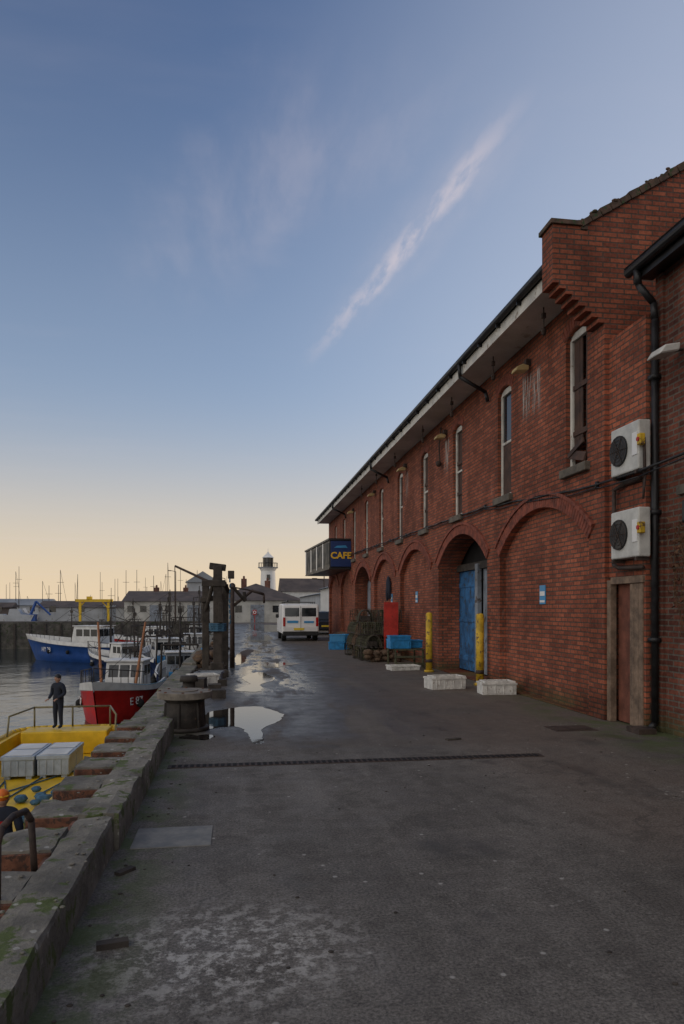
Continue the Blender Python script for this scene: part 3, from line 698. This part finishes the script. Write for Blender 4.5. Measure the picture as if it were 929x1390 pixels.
# ---------------------------------------------------------------- boats
def boat(name,loc,rz,L,Bm,F,hm,house=(.30,.62),hh=1.9,masts=((.5,5),),num=None,top='bwhite',gantry=True,poles=(),hm2='bwhite'):
    e=E(name,loc,rz)
    NS=18; rows=[]; bm=P(); S=lambda s:F*(1+.55*max(0,s-.35)**1.5*1.6+.06*(1-s))
    hb=lambda s: Bm/2*(.86+.14*min(1,s/.3))*(1-max(0,(s-.5)/.5)**2.4)
    for i in range(NS+1):
        s=i/NS; b=max(.03,hb(s)); y=-L/2+L*s
        f=s**3*.10*L
        r=[(0,-.5),(.62*b,-.35),(.86*b,.0),(.93*b,S(s)*.35),(.98*b,S(s)*.80),(b*1.02,S(s)*.82),(b,S(s)),(b-.09 if b>.12 else .02,S(s)),(b-.09 if b>.12 else .015,S(s)-.45),(0,S(s)-.45)]
        rows.append([(px,y+ f*(pz/S(1)) if pz>0 else y+f*pz*.5,pz) for px,pz in r])
    mi=[3,3,0,0,1,1,1,1,2]
    for sgn in (1,-1):
        vs=[[bm.bm.verts.new((sgn*p[0],p[1],p[2])) for p in r] for r in rows]
        for i in range(NS):
            for j in range(9):
                fa=bm.bm.faces.new((vs[i][j],vs[i+1][j],vs[i+1][j+1],vs[i][j+1])); fa.material_index=mi[j]; fa.smooth=j<4
        fa=bm.bm.faces.new(vs[0]); fa.material_index=0
    bm.end('hull',[hm,top,'deck','anti'],e)
    dz=F-.42; y0=-L/2+L*house[0]; y1=-L/2+L*house[1]; wd=Bm*.28
    P().prism([(y0,dz),(y0+.05,dz+hh),(y1-.25,dz+hh),(y1,dz+hh*.45),(y1+.1,dz)],'x',-wd,wd).end('wheelhouse',hm2,e,bev=.04,seg=2)
    P().box(-wd-.08,wd+.08,y0-.1,y1-.1,dz+hh,dz+hh+.08).end('roof','bwhite',e,bev=.02)
    g=P(); n=3
    for k_ in range(n):
        a=-wd+.08+(2*wd-.16)*k_/n; b=a+(2*wd-.16)/n-.07
        g.quad((a,y1-.04+.012,dz+hh*.52),(b,y1-.04+.012,dz+hh*.52),(b,y1-.21+.012,dz+hh*.9),(a,y1-.21+.012,dz+hh*.9))
        g.quad((a,y0+.0,dz+hh*.55),(b,y0+.0,dz+hh*.55),(b,y0+.02,dz+hh*.88),(a,y0+.02,dz+hh*.88))
    m_=max(2,int((y1-y0)/.8))
    for k_ in range(m_):
        a=y0+.15+(y1-y0-.55)*k_/m_; b=a+(y1-y0-.55)/m_-.12
        for sgn in (1,-1): g.quad((sgn*(wd+.008),a,dz+hh*.55),(sgn*(wd+.008),b,dz+hh*.55),(sgn*(wd+.008),b,dz+hh*.87),(sgn*(wd+.008),a,dz+hh*.87))
    g.end('windows','glass',e)
    x=P()
    for (s,hgt) in masts:
        yy=-L/2+L*s; x.cyl((0,yy,dz),(0,yy,dz+hgt),.07,.04,8); x.cyl((-.5,yy,dz+hgt*.8),(.5,yy,dz+hgt*.8),.025)
        x.cyl((0,yy,dz+hgt*.95),(0,L/2*.97,S(1)),.016,seg=4); x.cyl((0,yy,dz+hgt*.95),(0,-L/2,F),.016,seg=4)
        x.cyl((0,yy,dz+hgt*.9),(Bm/2*.9,yy,F),.014,seg=4); x.cyl((0,yy,dz+hgt*.9),(-Bm/2*.9,yy,F),.014,seg=4)
        x.cyl((0,yy,dz+hgt*.25),(0,yy-L*.2,dz+hgt*.62),.04,seg=6); x.cyl((0,yy-L*.2,dz+hgt*.62),(0,yy,dz+hgt*.95),.012,seg=4)
        x.box(-.12,.12,yy-.08,yy+.08,dz+hgt*.86,dz+hgt*.92)
    if gantry:
        yy=-L/2+.5
        x.tube([(-Bm*.36,yy,F-.4),(-Bm*.34,yy,F+1.7),(Bm*.34,yy,F+1.7),(Bm*.36,yy,F-.4)],.06)
        x.cyl((0,yy,F+1.7),(0,yy+L*.25,dz+hh+1.),.04)
    pr=[];pl_=[]
    for i in range(9):
        s=.62+.38*i/8; b=max(.05,hb(s)-.05); y=-L/2+L*s+s**3*.1*L*(S(s)/S(1)); pr.append((b,y,S(s)+.55)); pl_.append((-b,y,S(s)+.55))
        x.cyl((b,y,S(s)-.02),(b,y,S(s)+.55),.015,seg=5); x.cyl((-b,y,S(s)-.02),(-b,y,S(s)+.55),.015,seg=5)
    x.tube(pr,.02,5); x.tube(pl_,.02,5)
    x.box(-.35,.35,y0+.5,y0+.6,dz+hh+.55,dz+hh+.65); x.cyl((0,y0+.55,dz+hh),(0,y0+.55,dz+hh+.6),.03)
    x.box(-.4,.4,-L/2+L*.12,-L/2+L*.2,dz,dz+.6)
    x.cyl((-.3,y0+.2,dz+hh),(-.3,y0+.2,dz+hh+2.0),.014,seg=4); x.cyl((.3,y0+.2,dz+hh),(.3,y0+.2,dz+hh+1.6),.014,seg=4)
    x.end('rigging','rig',e)
    if poles:
        x=P()
        for (a,b) in poles: x.cyl(a,b,.07,.05,8)
        x.end('poles',mat('varnished_pole',(.34,.14,.06),.6,.3,4),e)
    x=P()
    for i in range(4): 
        s=.15+.2*i
        x.ball((hb(s)+.1,-L/2+L*s,F*.55),.17,(1,1,1.2),10); x.ball((-hb(s)-.1,-L/2+L*s,F*.55),.17,(1,1,1.2),10)
    x.end('fenders','tyre',e,True)
    x=P()
    for i in range(6): x.box(*(lambda a,b,s_:(a,a+s_,b,b+s_*.7,dz,dz+s_*.6+.2))(R.uniform(-Bm*.3,Bm*.2),R.uniform(-L*.45,-L*.25),R.uniform(.3,.6)))
    x.end('deck_gear','cratb',e)
    if num:
        s=.76
        for sgn in (1,-1):
            b=hb(s)*.97; b2=hb(s+.05)*.97; sl=math.atan2((b-b2),L*.05)
            t=text('registration',num,F*.36,(sgn*(b+.045),-L/2+L*s+s**3*.1*L*.55,S(s)*.52),(math.pi/2,0,sgn*(math.pi/2+sl) ),'clean',e)
    return e
boat('blue_fishing_boat',(-13.7,69.5,-3.3),math.radians(62),12.5,4.2,1.7,'blueboat',(.34,.58),2.0,((.30,4.6),(.66,3.8)),'HY 28')
boat('red_fishing_boat',(-5.35,34.4,-3.3),math.radians(173),6.8,3.1,1.32,'redboat',(.18,.44),1.5,((.14,2.2),),'E 87',gantry=False,poles=(((-.75,.3,1.3),(-1.0,-.6,4.3)),((.8,.3,1.3),(1.25,-.6,4.3))))
boat('navy_fishing_boat',(-5.4,55,-3.3),math.radians(15),9,3.3,1.4,'navy',(.3,.55),1.7,((.25,5.2),(.68,4.5)),None)
boat('white_fishing_boat',(-3.6,63,-3.3),math.radians(185),9,3.0,1.4,'greenb',(.3,.55),1.7,((.3,5),(.6,4)),None)
boat('blue_fishing_boat',(-8.6,56,-3.3),math.radians(40),8.5,3.0,1.2,'navy',(.35,.55),1.5,((.3,4.2),(.7,3.5)),'FR 9')
boat('green_fishing_boat',(-3.5,46,-3.3),math.radians(4),9,3.0,1.15,'navy',(.3,.48),1.5,((.28,4.6),(.7,4.0)),None,hm2='greydoor')
boat('green_fishing_boat',(-9.5,82,-3.3),math.radians(80),10,3.3,1.5,'redboat',(.3,.55),1.8,((.28,6),(.7,5)),None)
boat('navy_fishing_boat',(-3.7,76,-3.3),math.radians(0),11,3.6,1.7,'blueboat',(.3,.55),2.0,((.28,6),(.7,5)),None)
boat('white_fishing_boat',(-6.6,68,-3.3),math.radians(-8),8,2.8,1.2,'bwhite',(.3,.5),1.4,((.28,5),(.6,4.4)),None)
# yellow workboat
Yb=E('yellow_workboat',(-5.35,17.8,-3.3))
def rr_rect(hx,hy,r,n=6):
    o=[]
    for cx,cy,a0 in ((hx-r,hy-r,0),(-hx+r,hy-r,90),(-hx+r,-hy+r,180),(hx-r,-hy+r,270)):
        for i in range(n+1): a=math.radians(a0+90*i/n); o.append((cx+r*math.cos(a),cy+r*math.sin(a)))
    return o
p=P(); o1=rr_rect(1.75,7.0,.9); o0=rr_rect(1.6,6.7,.8); i1=rr_rect(1.5,6.75,.7)
rings=[[(a,b,-.3) for a,b in o0],[(a,b,.82) for a,b in o1],[(a,b,.95) for a,b in o1],[(a,b,.97) for a,b in i1],[(a,b,.35) for a,b in i1]]
vs=[[p.bm.verts.new(q_) for q_ in r] for r in rings]; n=len(o1)
for j in range(4):
    for i in range(n): p.bm.faces.new((vs[j][i],vs[j][(i+1)%n],vs[j+1][(i+1)%n],vs[j+1][i]))
p.bm.faces.new(vs[4]); p.bm.faces.new(vs[0][::-1]); p.end('hull','yboat',Yb)
p=P(); p.tube([(a,b,.96) for a,b in o1]+[(o1[0][0],o1[0][1],.96)],.09,8); p.end('gunwale','yboat',Yb,True)
P().box(-1.3,1.3,5.5,6.5,.36,1.08).end('foredeck','yboat',Yb,bev=.04,seg=2)
p=P()
p.tube([(-1.6,5.2,1.0),(-1.6,5.4,1.6),(-1.2,6.7,1.7),(1.2,6.7,1.7),(1.6,5.4,1.6),(1.6,5.2,1.0)],.03); p.tube([(-1.2,6.7,1.0),(-1.2,6.7,1.7)],.03); p.tube([(1.2,6.7,1.0),(1.2,6.7,1.7)],.03); p.tube([(0,6.7,1.0),(0,6.7,1.7)],.03)
p.end('rail',mat('rail_steel',(.22,.19,.10),.5,.3,4),Yb,True)
p=P(); binp=((-.45,2.7),(.45,2.75),(-.45,3.65),(.45,3.7))
for (a,b) in binp:
    z0=.35
    p.box(a-.41,a+.41,b-.43,b+.43,z0+.08,z0+.60); p.box(a-.43,a+.43,b-.46,b+.46,z0+.52,z0+.63)
    for k_ in range(5): p.box(a-.38+k_*.19-.025,a-.38+k_*.19+.025,b-.45,b-.431,z0+.1,z0+.5)
    p.box(a-.35,a-.2,b-.4,b+.4,z0,z0+.079); p.box(a+.2,a+.35,b-.4,b+.4,z0,z0+.079)
p.end('fish_bins',mat('bin_grey',(.36,.42,.49),.5,.2,4),Yb,bev=.015)
p=P()
for (a,b) in binp: p.box(a-.36,a+.36,b-.38,b+.38,.982,1.0)
p.end('bin_lids','bwhite',Yb,bev=.01)
p=P(); p.box(-1.3,-.7,-1.0,-.4,.352,.9).box(-.9,-.2,-2.6,-1.6,.352,.75).box(-1.4,-1.0,1.8,2.3,.352,.8); p.end('lockers','clean',Yb,bev=.03)
p=P()
for i in range(14): p.ball((R.uniform(.3,1.2),R.uniform(-2.5,1.2),.45),R.uniform(.1,.2),(1,1,.6),8)
p.tube([(R.uniform(-1.2,1.2),R.uniform(-3,5),.38) for i in range(9)],.02,5)
p.end('net_pile','rope',Yb,True)
# ---------------------------------------------------------------- people
def skin(Pn,name,verts,edges,rad,m,sub=2,root=0):
    me=bpy.data.meshes.new(name); me.from_pydata(verts,edges,[]); o=bpy.data.objects.new(name,me); COL.objects.link(o); o.parent=Pn
    sm=o.modifiers.new('s','SKIN'); sm.use_smooth_shade=True
    for i,r in enumerate(rad): me.skin_vertices[0].data[i].radius=(r if isinstance(r,tuple) else (r,r)); me.skin_vertices[0].data[i].use_root=(i==root)
    ss=o.modifiers.new('sub','SUBSURF'); ss.levels=sub; ss.render_levels=sub; me.materials.append(M[m]); return o
def person(loc,rz,hat):
    Pn=E('fisherman',loc,rz)
    vb=[(0,0,.95),(0,0,1.12),(0,.01,1.30),(0,.01,1.42),(0,.02,1.50),(.19,.01,1.41),(.27,-.02,1.14),(.20,.20,.98),(-.19,.01,1.41),(-.27,0,1.14),(-.17,.22,1.0),(.10,0,.88),(.11,.02,.50),(.12,-.01,.10),(.12,.12,.05),(-.10,0,.88),(-.12,.03,.50),(-.12,0,.10),(-.12,.13,.05)]
    eb=[(0,1),(1,2),(2,3),(3,4),(3,5),(5,6),(6,7),(3,8),(8,9),(9,10),(0,11),(11,12),(12,13),(13,14),(0,15),(15,16),(16,17),(17,18)]
    skin(Pn,'clothed_body',vb,eb,[.15,.15,(.18,.13),(.13,.10),.065,.085,.065,.045,.085,.065,.045,.105,.075,.055,.045,.105,.075,.055,.045],'cloth')
    p=P(); p.ball((0,.03,1.62),.105,(.82,1,1.2),20); p.ball((0,.135,1.605),.022,(.8,1,1.3),8); p.ball((-.088,.03,1.615),.022,(.5,1,1.4),8); p.ball((.088,.03,1.615),.022,(.5,1,1.4),8); p.cyl((0,.02,1.47),(0,.03,1.58),.055)
    p.end('head','skin',Pn,True)
    P().ball((-.033,.118,1.635),.012,seg=8).ball((.033,.118,1.635),.012,seg=8).box(-.025,.025,.118,.124,1.555,1.562).end('eyes_and_mouth','dark',Pn)
    P().ball((0,.015,1.665),.112,(.88,1.02,.95),20).end('woolly_hat',hat,Pn,True)
    if hat=='orange': P().tube([(.1*math.cos(a/8*6.283),.02+.112*math.sin(a/8*6.283),1.665) for a in range(9)],.016,6).end('hat_brim','letter',Pn,True)
    for sx,wr in ((1,Vector((.20,.22,.975))),(-1,Vector((-.17,.24,.995)))):
        vv=[tuple(wr+Vector(q_)) for q_ in ((0,-.02,0),(0,.05,-.02))]; ee=[(0,1)]; ra=[(.03,.02),(.036,.018)]
        for k_ in range(4):
            b0=len(vv); off=-.027+.018*k_
            vv+=[tuple(wr+Vector((off,.075,-.022))),tuple(wr+Vector((off,.115-.006*abs(k_-1.5),-.04))),tuple(wr+Vector((off,.13,-.072+.004*k_)))]
            ee+=[(1,b0),(b0,b0+1),(b0+1,b0+2)]; ra+=[.0095,.009,.0075]
        b0=len(vv); vv+=[tuple(wr+Vector((-sx*.04,.03,-.02))),tuple(wr+Vector((-sx*.05,.07,-.04)))]; ee+=[(1,b0),(b0,b0+1)]; ra+=[.011,.009]
        skin(Pn,'hand',vv,ee,ra,'skin',1)
    if hat=='orange': P().box(-.10,.10,-.150,-.135,1.20,1.30).end('patch','redl',Pn)
person((-3.62,11.75,-2.95),0,'orange')
person((-5.66,23.9,-2.22),math.radians(150),'black')
# ---------------------------------------------------------------- far side
def shed(name,x0,x1,y0,y1,h,rh,wm,rm,axis='x',wins_=0,doorm=None):
    e=E(name)
    P().box(x0,x1,y0,y1,0,h).end('walls',wm,e)
    if axis=='x':
        P().prism([(y0-.3,h),(y1+.3,h),((y0+y1)/2,h+rh)],'x',x0-.3,x1+.3).end('roof',rm,e)
    elif axis=='y':
        P().prism([(x0-.3,h),(x1+.3,h),((x0+x1)/2,h+rh)],'y',y0-.3,y1+.3).end('roof',rm,e)
    else:
        p=P(); a=.3; v_=[p.bm.verts.new(q_) for q_ in ((x0-a,y0-a,h),(x1+a,y0-a,h),(x1+a,y1+a,h),(x0-a,y1+a,h),(x0+(y1-y0)/2.2,(y0+y1)/2,h+rh),(x1-(y1-y0)/2.2,(y0+y1)/2,h+rh))]
        for f in ((0,1,5,4),(1,2,5),(2,3,4,5),(3,0,4),(3,2,1,0)): p.bm.faces.new([v_[i] for i in f])
        p.end('roof',rm,e)
    if wins_:
        g=P(); f=P()
        for i in range(wins_):
            xx=x0+(x1-x0)*(i+.5)/wins_
            if i%3==2: f.box(xx-.8,xx+.8,y0-.05,y0-.004,0,2.1)
            else: g.box(xx-.4,xx+.4,y0-.05,y0-.004,1.2,2.0)
        g.end('windows','glass',e)
        if wins_>2: f.end('doors','greydoor',e)
    return e
shed('fish_market_shed',-14.5,-4.8,96,108,2.6,1.5,'shedb','roofd','x',6)
shed('harbour_office',-7.3,-2.6,109,118,5.6,1.7,'shed','roofg','y',2)
shed('harbour_store',-26,-15,99,106,1.8,.9,'shed','roofd','x',3)
shed('low_stone_building',-3.0,8.0,84,96,2.6,2.2,'shedb','roofd','hip',5)
shed('quayside_shed',7.2,16,62,80,2.9,1.0,'shed','roofg','y',2)
shed('white_cottage',6.5,14,98,106,4.0,2.0,'bwhite','roofd','x',3)
shed('boat_shed',6.9,14,45,58,3.2,1.1,'bwhite','roofg','y',1)
shed('pier_hut',-34,-31,104,107,1.8,.7,'roofd','roofd','x',1)
shed('pier_store',-50,-33,130,140,2.2,1.2,'shed','roofg','x',4)
x=P()
for (a,b,c_) in ((-11,102,3.6),(-7,102,3.6),(1,90,4.4),(4,91,4.2)): x.box(a-.35,a+.35,b-.3,b+.3,c_-.6,c_+1.0).cyl((a,b,c_+1),(a,b,c_+1.35),.14,.12,8)
x.end('chimney_stacks','oldbrick')
e=E('lifebuoy_board'); P().box(1.95,2.4,83.4,83.46,.9,1.5).box(2.13,2.22,83.46,83.5,0,.9).end('panel','reddoor',e)
P().tube([(2.17+.15*math.cos(a/8*6.283),83.36,1.2+.15*math.sin(a/8*6.283)) for a in range(9)],.045,8).end('ring','clean',e,True)
Lh=E('lighthouse'); lx,ly=5.55,124
P().cyl((lx,ly,0),(lx,ly,8.7),1.55,1.2,24).cyl((lx,ly,8.2),(lx,ly,8.7),1.25,1.55,24).end('tower','lhw',Lh)
P().cyl((lx,ly,8.7),(lx,ly,8.85),1.75,1.75,24).end('gallery','roofg',Lh)
x=P()
for a in range(16):
    ca,sa=math.cos(a*math.pi/8),math.sin(a*math.pi/8); x.cyl((lx+1.65*ca,ly+1.65*sa,8.85),(lx+1.65*ca,ly+1.65*sa,9.6),.03,seg=5)
x.tube([(lx+1.65*math.cos(a*math.pi/8),ly+1.65*math.sin(a*math.pi/8),9.6) for a in range(17)],.035,5)
for a in range(8):
    ca,sa=math.cos(a*math.pi/4),math.sin(a*math.pi/4); x.cyl((lx+.86*ca,ly+.86*sa,8.85),(lx+.86*ca,ly+.86*sa,10.6),.05,seg=5)
x.end('railings','black',Lh)
P().cyl((lx,ly,8.85),(lx,ly,10.5),.8,.8,8).end('lantern_glass','glass',Lh)
P().cyl((lx,ly,10.5),(lx,ly,11.3),1.05,.25,16).ball((lx,ly,11.35),.2).cyl((lx,ly,11.3),(lx,ly,12.1),.04,seg=5).end('lantern_roof','lhw',Lh)
P().box(lx-.3,lx+.3,ly-1.5,ly-1.2,6.6,7.5).end('window','glass',Lh)
e=E('gantry_crane'); P().box(-20,-19.7,95,95.3,0,2.7).box(-16.5,-16.2,95,95.3,0,2.7).box(-20.4,-15.8,94.9,95.4,2.5,2.85).box(-19,-18.4,94.8,95.5,2.85,3.2).cyl((-20,95.1,1.7),(-19.3,95.1,2.5),.08).cyl((-16.4,95.1,1.7),(-17.1,95.1,2.5),.08).end('frame','yboat',e)
e=E('crane_arm'); P().cyl((-27,98,0),(-26,98,2.6),.18).cyl((-26,98,2.6),(-24.2,98,.8),.12).box(-28,-26,97.5,98.5,0,.9).end('jib','blueboat',e)
mm=P(); rr=random.Random(5)
for i in range(60):
    x_=rr.uniform(-62,-2); y_=rr.uniform(110,170); hh=rr.uniform(4,9.0)
    mm.cyl((x_,y_,-1),(x_,y_,hh),.06,.035,5); 
    if rr.random()<.6: mm.cyl((x_-.5,y_,hh*.75),(x_+.5,y_,hh*.75),.025,seg=4)
    if rr.random()<.4: mm.cyl((x_,y_,hh),(x_+rr.uniform(-2,2),y_,.5),.02,seg=4)
mm.end('yacht_masts','rig')
mm=P()
for i in range(26):
    x_=rr.uniform(-62,-16); y_=rr.uniform(96,125); s_=rr.uniform(1.0,2.2)
    mm.prism([(x_,0),(x_+s_*1.6,0),(x_+s_*1.8,s_*.4),(x_+s_,s_*.45),(x_+s_*.8,s_*.8),(x_+s_*.3,s_*.8),(x_+s_*.2,s_*.4),(x_-.2,s_*.4)],'y',y_,y_+1.5)
mm.end('moored_yachts','shed')
for (x_,y_,h_) in ((-7.8,95,6.5),(8.2,66,5.2),(7.2,58,4.0),(-1.2,80,5)):
    e=E('lamp_post'); P().cyl((x_,y_,0),(x_,y_,h_),.07,.04,8).cyl((x_,y_,h_),(x_-.7,y_,h_+.12),.035).box(x_-1.0,x_-.6,y_-.1,y_+.1,h_+.06,h_+.16).end('column','rustd',e)
p=P(); vs=[]; rr=random.Random(9)
for i in range(60):
    x_=-900+i*32; hgt=6+8*abs(math.sin(i*.35))+rr.uniform(0,4); vs.append((x_,hgt))
p.prism([(-900,-3)]+vs+[(988,-3)],'y',1500,1560); p.end('hills','hill')
# ---------------------------------------------------------------- sky & light
SUN_AZ=math.radians(68); SUN_EL=math.radians(9)
wd=bpy.data.worlds.new('World'); sc.world=wd; wd.use_nodes=True; nt=wd.node_tree; N=nt.nodes; Lk=nt.links
bg=N['Background']; sky=N.new('ShaderNodeTexSky'); sky.sky_type='NISHITA'; sky.sun_disc=False; sky.sun_elevation=SUN_EL; sky.sun_rotation=SUN_AZ
sky.air_density=1.0; sky.dust_density=.8; sky.ozone_density=2.5
def MT(op,a,b=None,c=None,clamp=False):
    n=N.new('ShaderNodeMath'); n.operation=op; n.use_clamp=clamp
    for i,v in enumerate((a,b,c)):
        if v is None: continue
        if isinstance(v,(int,float)): n.inputs[i].default_value=v
        else: Lk.new(v,n.inputs[i])
    return n.outputs[0]
def MR(v,a,b,lo=0.,hi=1.):
    n=N.new('ShaderNodeMapRange'); n.interpolation_type='SMOOTHSTEP'; Lk.new(v,n.inputs[0])
    for i,q_ in enumerate((a,b,lo,hi)): n.inputs[i+1].default_value=q_
    return n.outputs[0]
def MX(f,a,b,mode='MIX'):
    n=N.new('ShaderNodeMix'); n.data_type='RGBA'; n.blend_type=mode
    for i,v in zip((0,6,7),(f,a,b)):
        if isinstance(v,(int,float)): n.inputs[i].default_value=v
        elif isinstance(v,tuple): n.inputs[i].default_value=(*v,1)
        else: Lk.new(v,n.inputs[i])
    return n.outputs[2]
tc=N.new('ShaderNodeTexCoord'); sp=N.new('ShaderNodeSeparateXYZ'); Lk.new(tc.outputs['Generated'],sp.inputs[0])
zc=MT('MAXIMUM',sp.outputs[2],.02); px=MT('DIVIDE',sp.outputs[0],zc); py=MT('DIVIDE',sp.outputs[1],zc)
cb_=N.new('ShaderNodeCombineXYZ'); Lk.new(px,cb_.inputs[0]); Lk.new(py,cb_.inputs[1])
def NZ(vec,scale,det=6,ro=.6,sx=1,sy=1,ang=0):
    mp=N.new('ShaderNodeMapping'); mp.inputs['Scale'].default_value=(sx,sy,1); mp.inputs['Rotation'].default_value=(0,0,ang); Lk.new(vec,mp.inputs[0])
    n=N.new('ShaderNodeTexNoise'); n.inputs['Scale'].default_value=scale; n.inputs['Detail'].default_value=det; n.inputs['Roughness'].default_value=ro; Lk.new(mp.outputs[0],n.inputs['Vector']); return n.outputs['Fac']
def streak(A,Bp,w0,w1,wob,op,fs=6,flo=.25,fhi=.65):
    dx,dy=Bp[0]-A[0],Bp[1]-A[1]; L=math.hypot(dx,dy); dx/=L;dy/=L
    rx=MT('SUBTRACT',px,A[0]); ry=MT('SUBTRACT',py,A[1])
    s=MT('ADD',MT('MULTIPLY',rx,dx),MT('MULTIPLY',ry,dy)); t=MT('SUBTRACT',MT('MULTIPLY',rx,dy),MT('MULTIPLY',ry,dx))
    t=MT('ADD',t,MT('MULTIPLY',MT('SUBTRACT',NZ(cb_.outputs[0],3.0,5,.6),.5),wob))
    wdt=MR(s,0,L,w0,w1); q_=MT('DIVIDE',MT('ABSOLUTE',t),wdt)
    m=MR(q_,.0,1.,1,0); m=MT('MULTIPLY',m,MR(s,-.12,.3)); m=MT('MULTIPLY',m,MR(s,L*.35,L*1.15,1,0))
    fine=NZ(cb_.outputs[0],fs,5,.55,2.2,.6,math.atan2(dy,dx)+.5)
    m=MT('MULTIPLY',m,MR(fine,flo,fhi,.2,1)); return MT('MULTIPLY',m,op)
m1=streak((.556,1.352),(.294,2.85),.050,.058,.07,.58,9,.35,.6)
m1b=streak((.58,1.30),(.33,2.7),.13,.13,.12,.14)
m2=streak((.27,1.25),(-.30,2.45),.26,.32,.35,.17,3,.35,.65)
m3=streak((.45,1.25),(.05,2.0),.10,.2,.3,.09)
m4=MT('MULTIPLY',MR(NZ(cb_.outputs[0],.55,6,.6,.5,1.6,.7),.48,.75),.10)
mk=MT('MAXIMUM',MT('MAXIMUM',MT('MAXIMUM',m1,m1b),m2),MT('MAXIMUM',m3,m4))
STR=.15
base=MX(1.,sky.outputs[0],(1.10,1.0,1.12),'MULTIPLY')
# thin pale veil low in the sky, then the warm haze hugging the horizon
veil=MR(sp.outputs[2],.05,.72,.56,.0)
base=MX(veil,base,(.43/STR,.51/STR,.61/STR))
gl_=MR(MT('ADD',MT('ADD',MT('MULTIPLY',sp.outputs[0],.80),MT('MULTIPLY',sp.outputs[1],.50)),MT('MULTIPLY',sp.outputs[2],.3)),.55,1.0,0,.45)
base=MX(gl_,base,(.60/STR,.64/STR,.70/STR))
hz=MT('POWER',MR(sp.outputs[2],-.02,.34,1,0),1.5)
base=MX(MT('MULTIPLY',hz,.88),base,(.87/STR,.67/STR,.43/STR))
# added brightening of the unseen south-west sky behind the viewer, lights the facade
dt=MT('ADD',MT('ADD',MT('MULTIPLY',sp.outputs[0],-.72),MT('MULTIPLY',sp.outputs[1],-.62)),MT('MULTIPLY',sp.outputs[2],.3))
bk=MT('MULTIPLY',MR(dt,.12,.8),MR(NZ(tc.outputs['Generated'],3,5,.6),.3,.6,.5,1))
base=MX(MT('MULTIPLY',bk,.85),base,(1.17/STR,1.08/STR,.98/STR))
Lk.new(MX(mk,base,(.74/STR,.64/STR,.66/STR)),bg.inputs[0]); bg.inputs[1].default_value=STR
ld=bpy.data.lights.new('sun','SUN'); ld.energy=1.0; ld.angle=math.radians(.5); ld.color=(1,.80,.6)
lo=bpy.data.objects.new('sun',ld); COL.objects.link(lo)
D=Vector((math.sin(SUN_AZ)*math.cos(SUN_EL),math.cos(SUN_AZ)*math.cos(SUN_EL),math.sin(SUN_EL))); lo.rotation_euler=D.to_track_quat('Z','Y').to_euler()
# ---------------------------------------------------------------- camera
cam=bpy.data.cameras.new('camera'); co=bpy.data.objects.new('camera',cam); COL.objects.link(co)
co.location=(0,0,1.65); co.rotation_euler=(math.pi/2,0,-math.atan(.15)); cam.sensor_fit='VERTICAL'; cam.sensor_height=36; cam.sensor_width=36
cam.lens=36*960/1390; cam.shift_y=131/1390; cam.clip_end=5000; cam.clip_start=.05
sc.camera=co
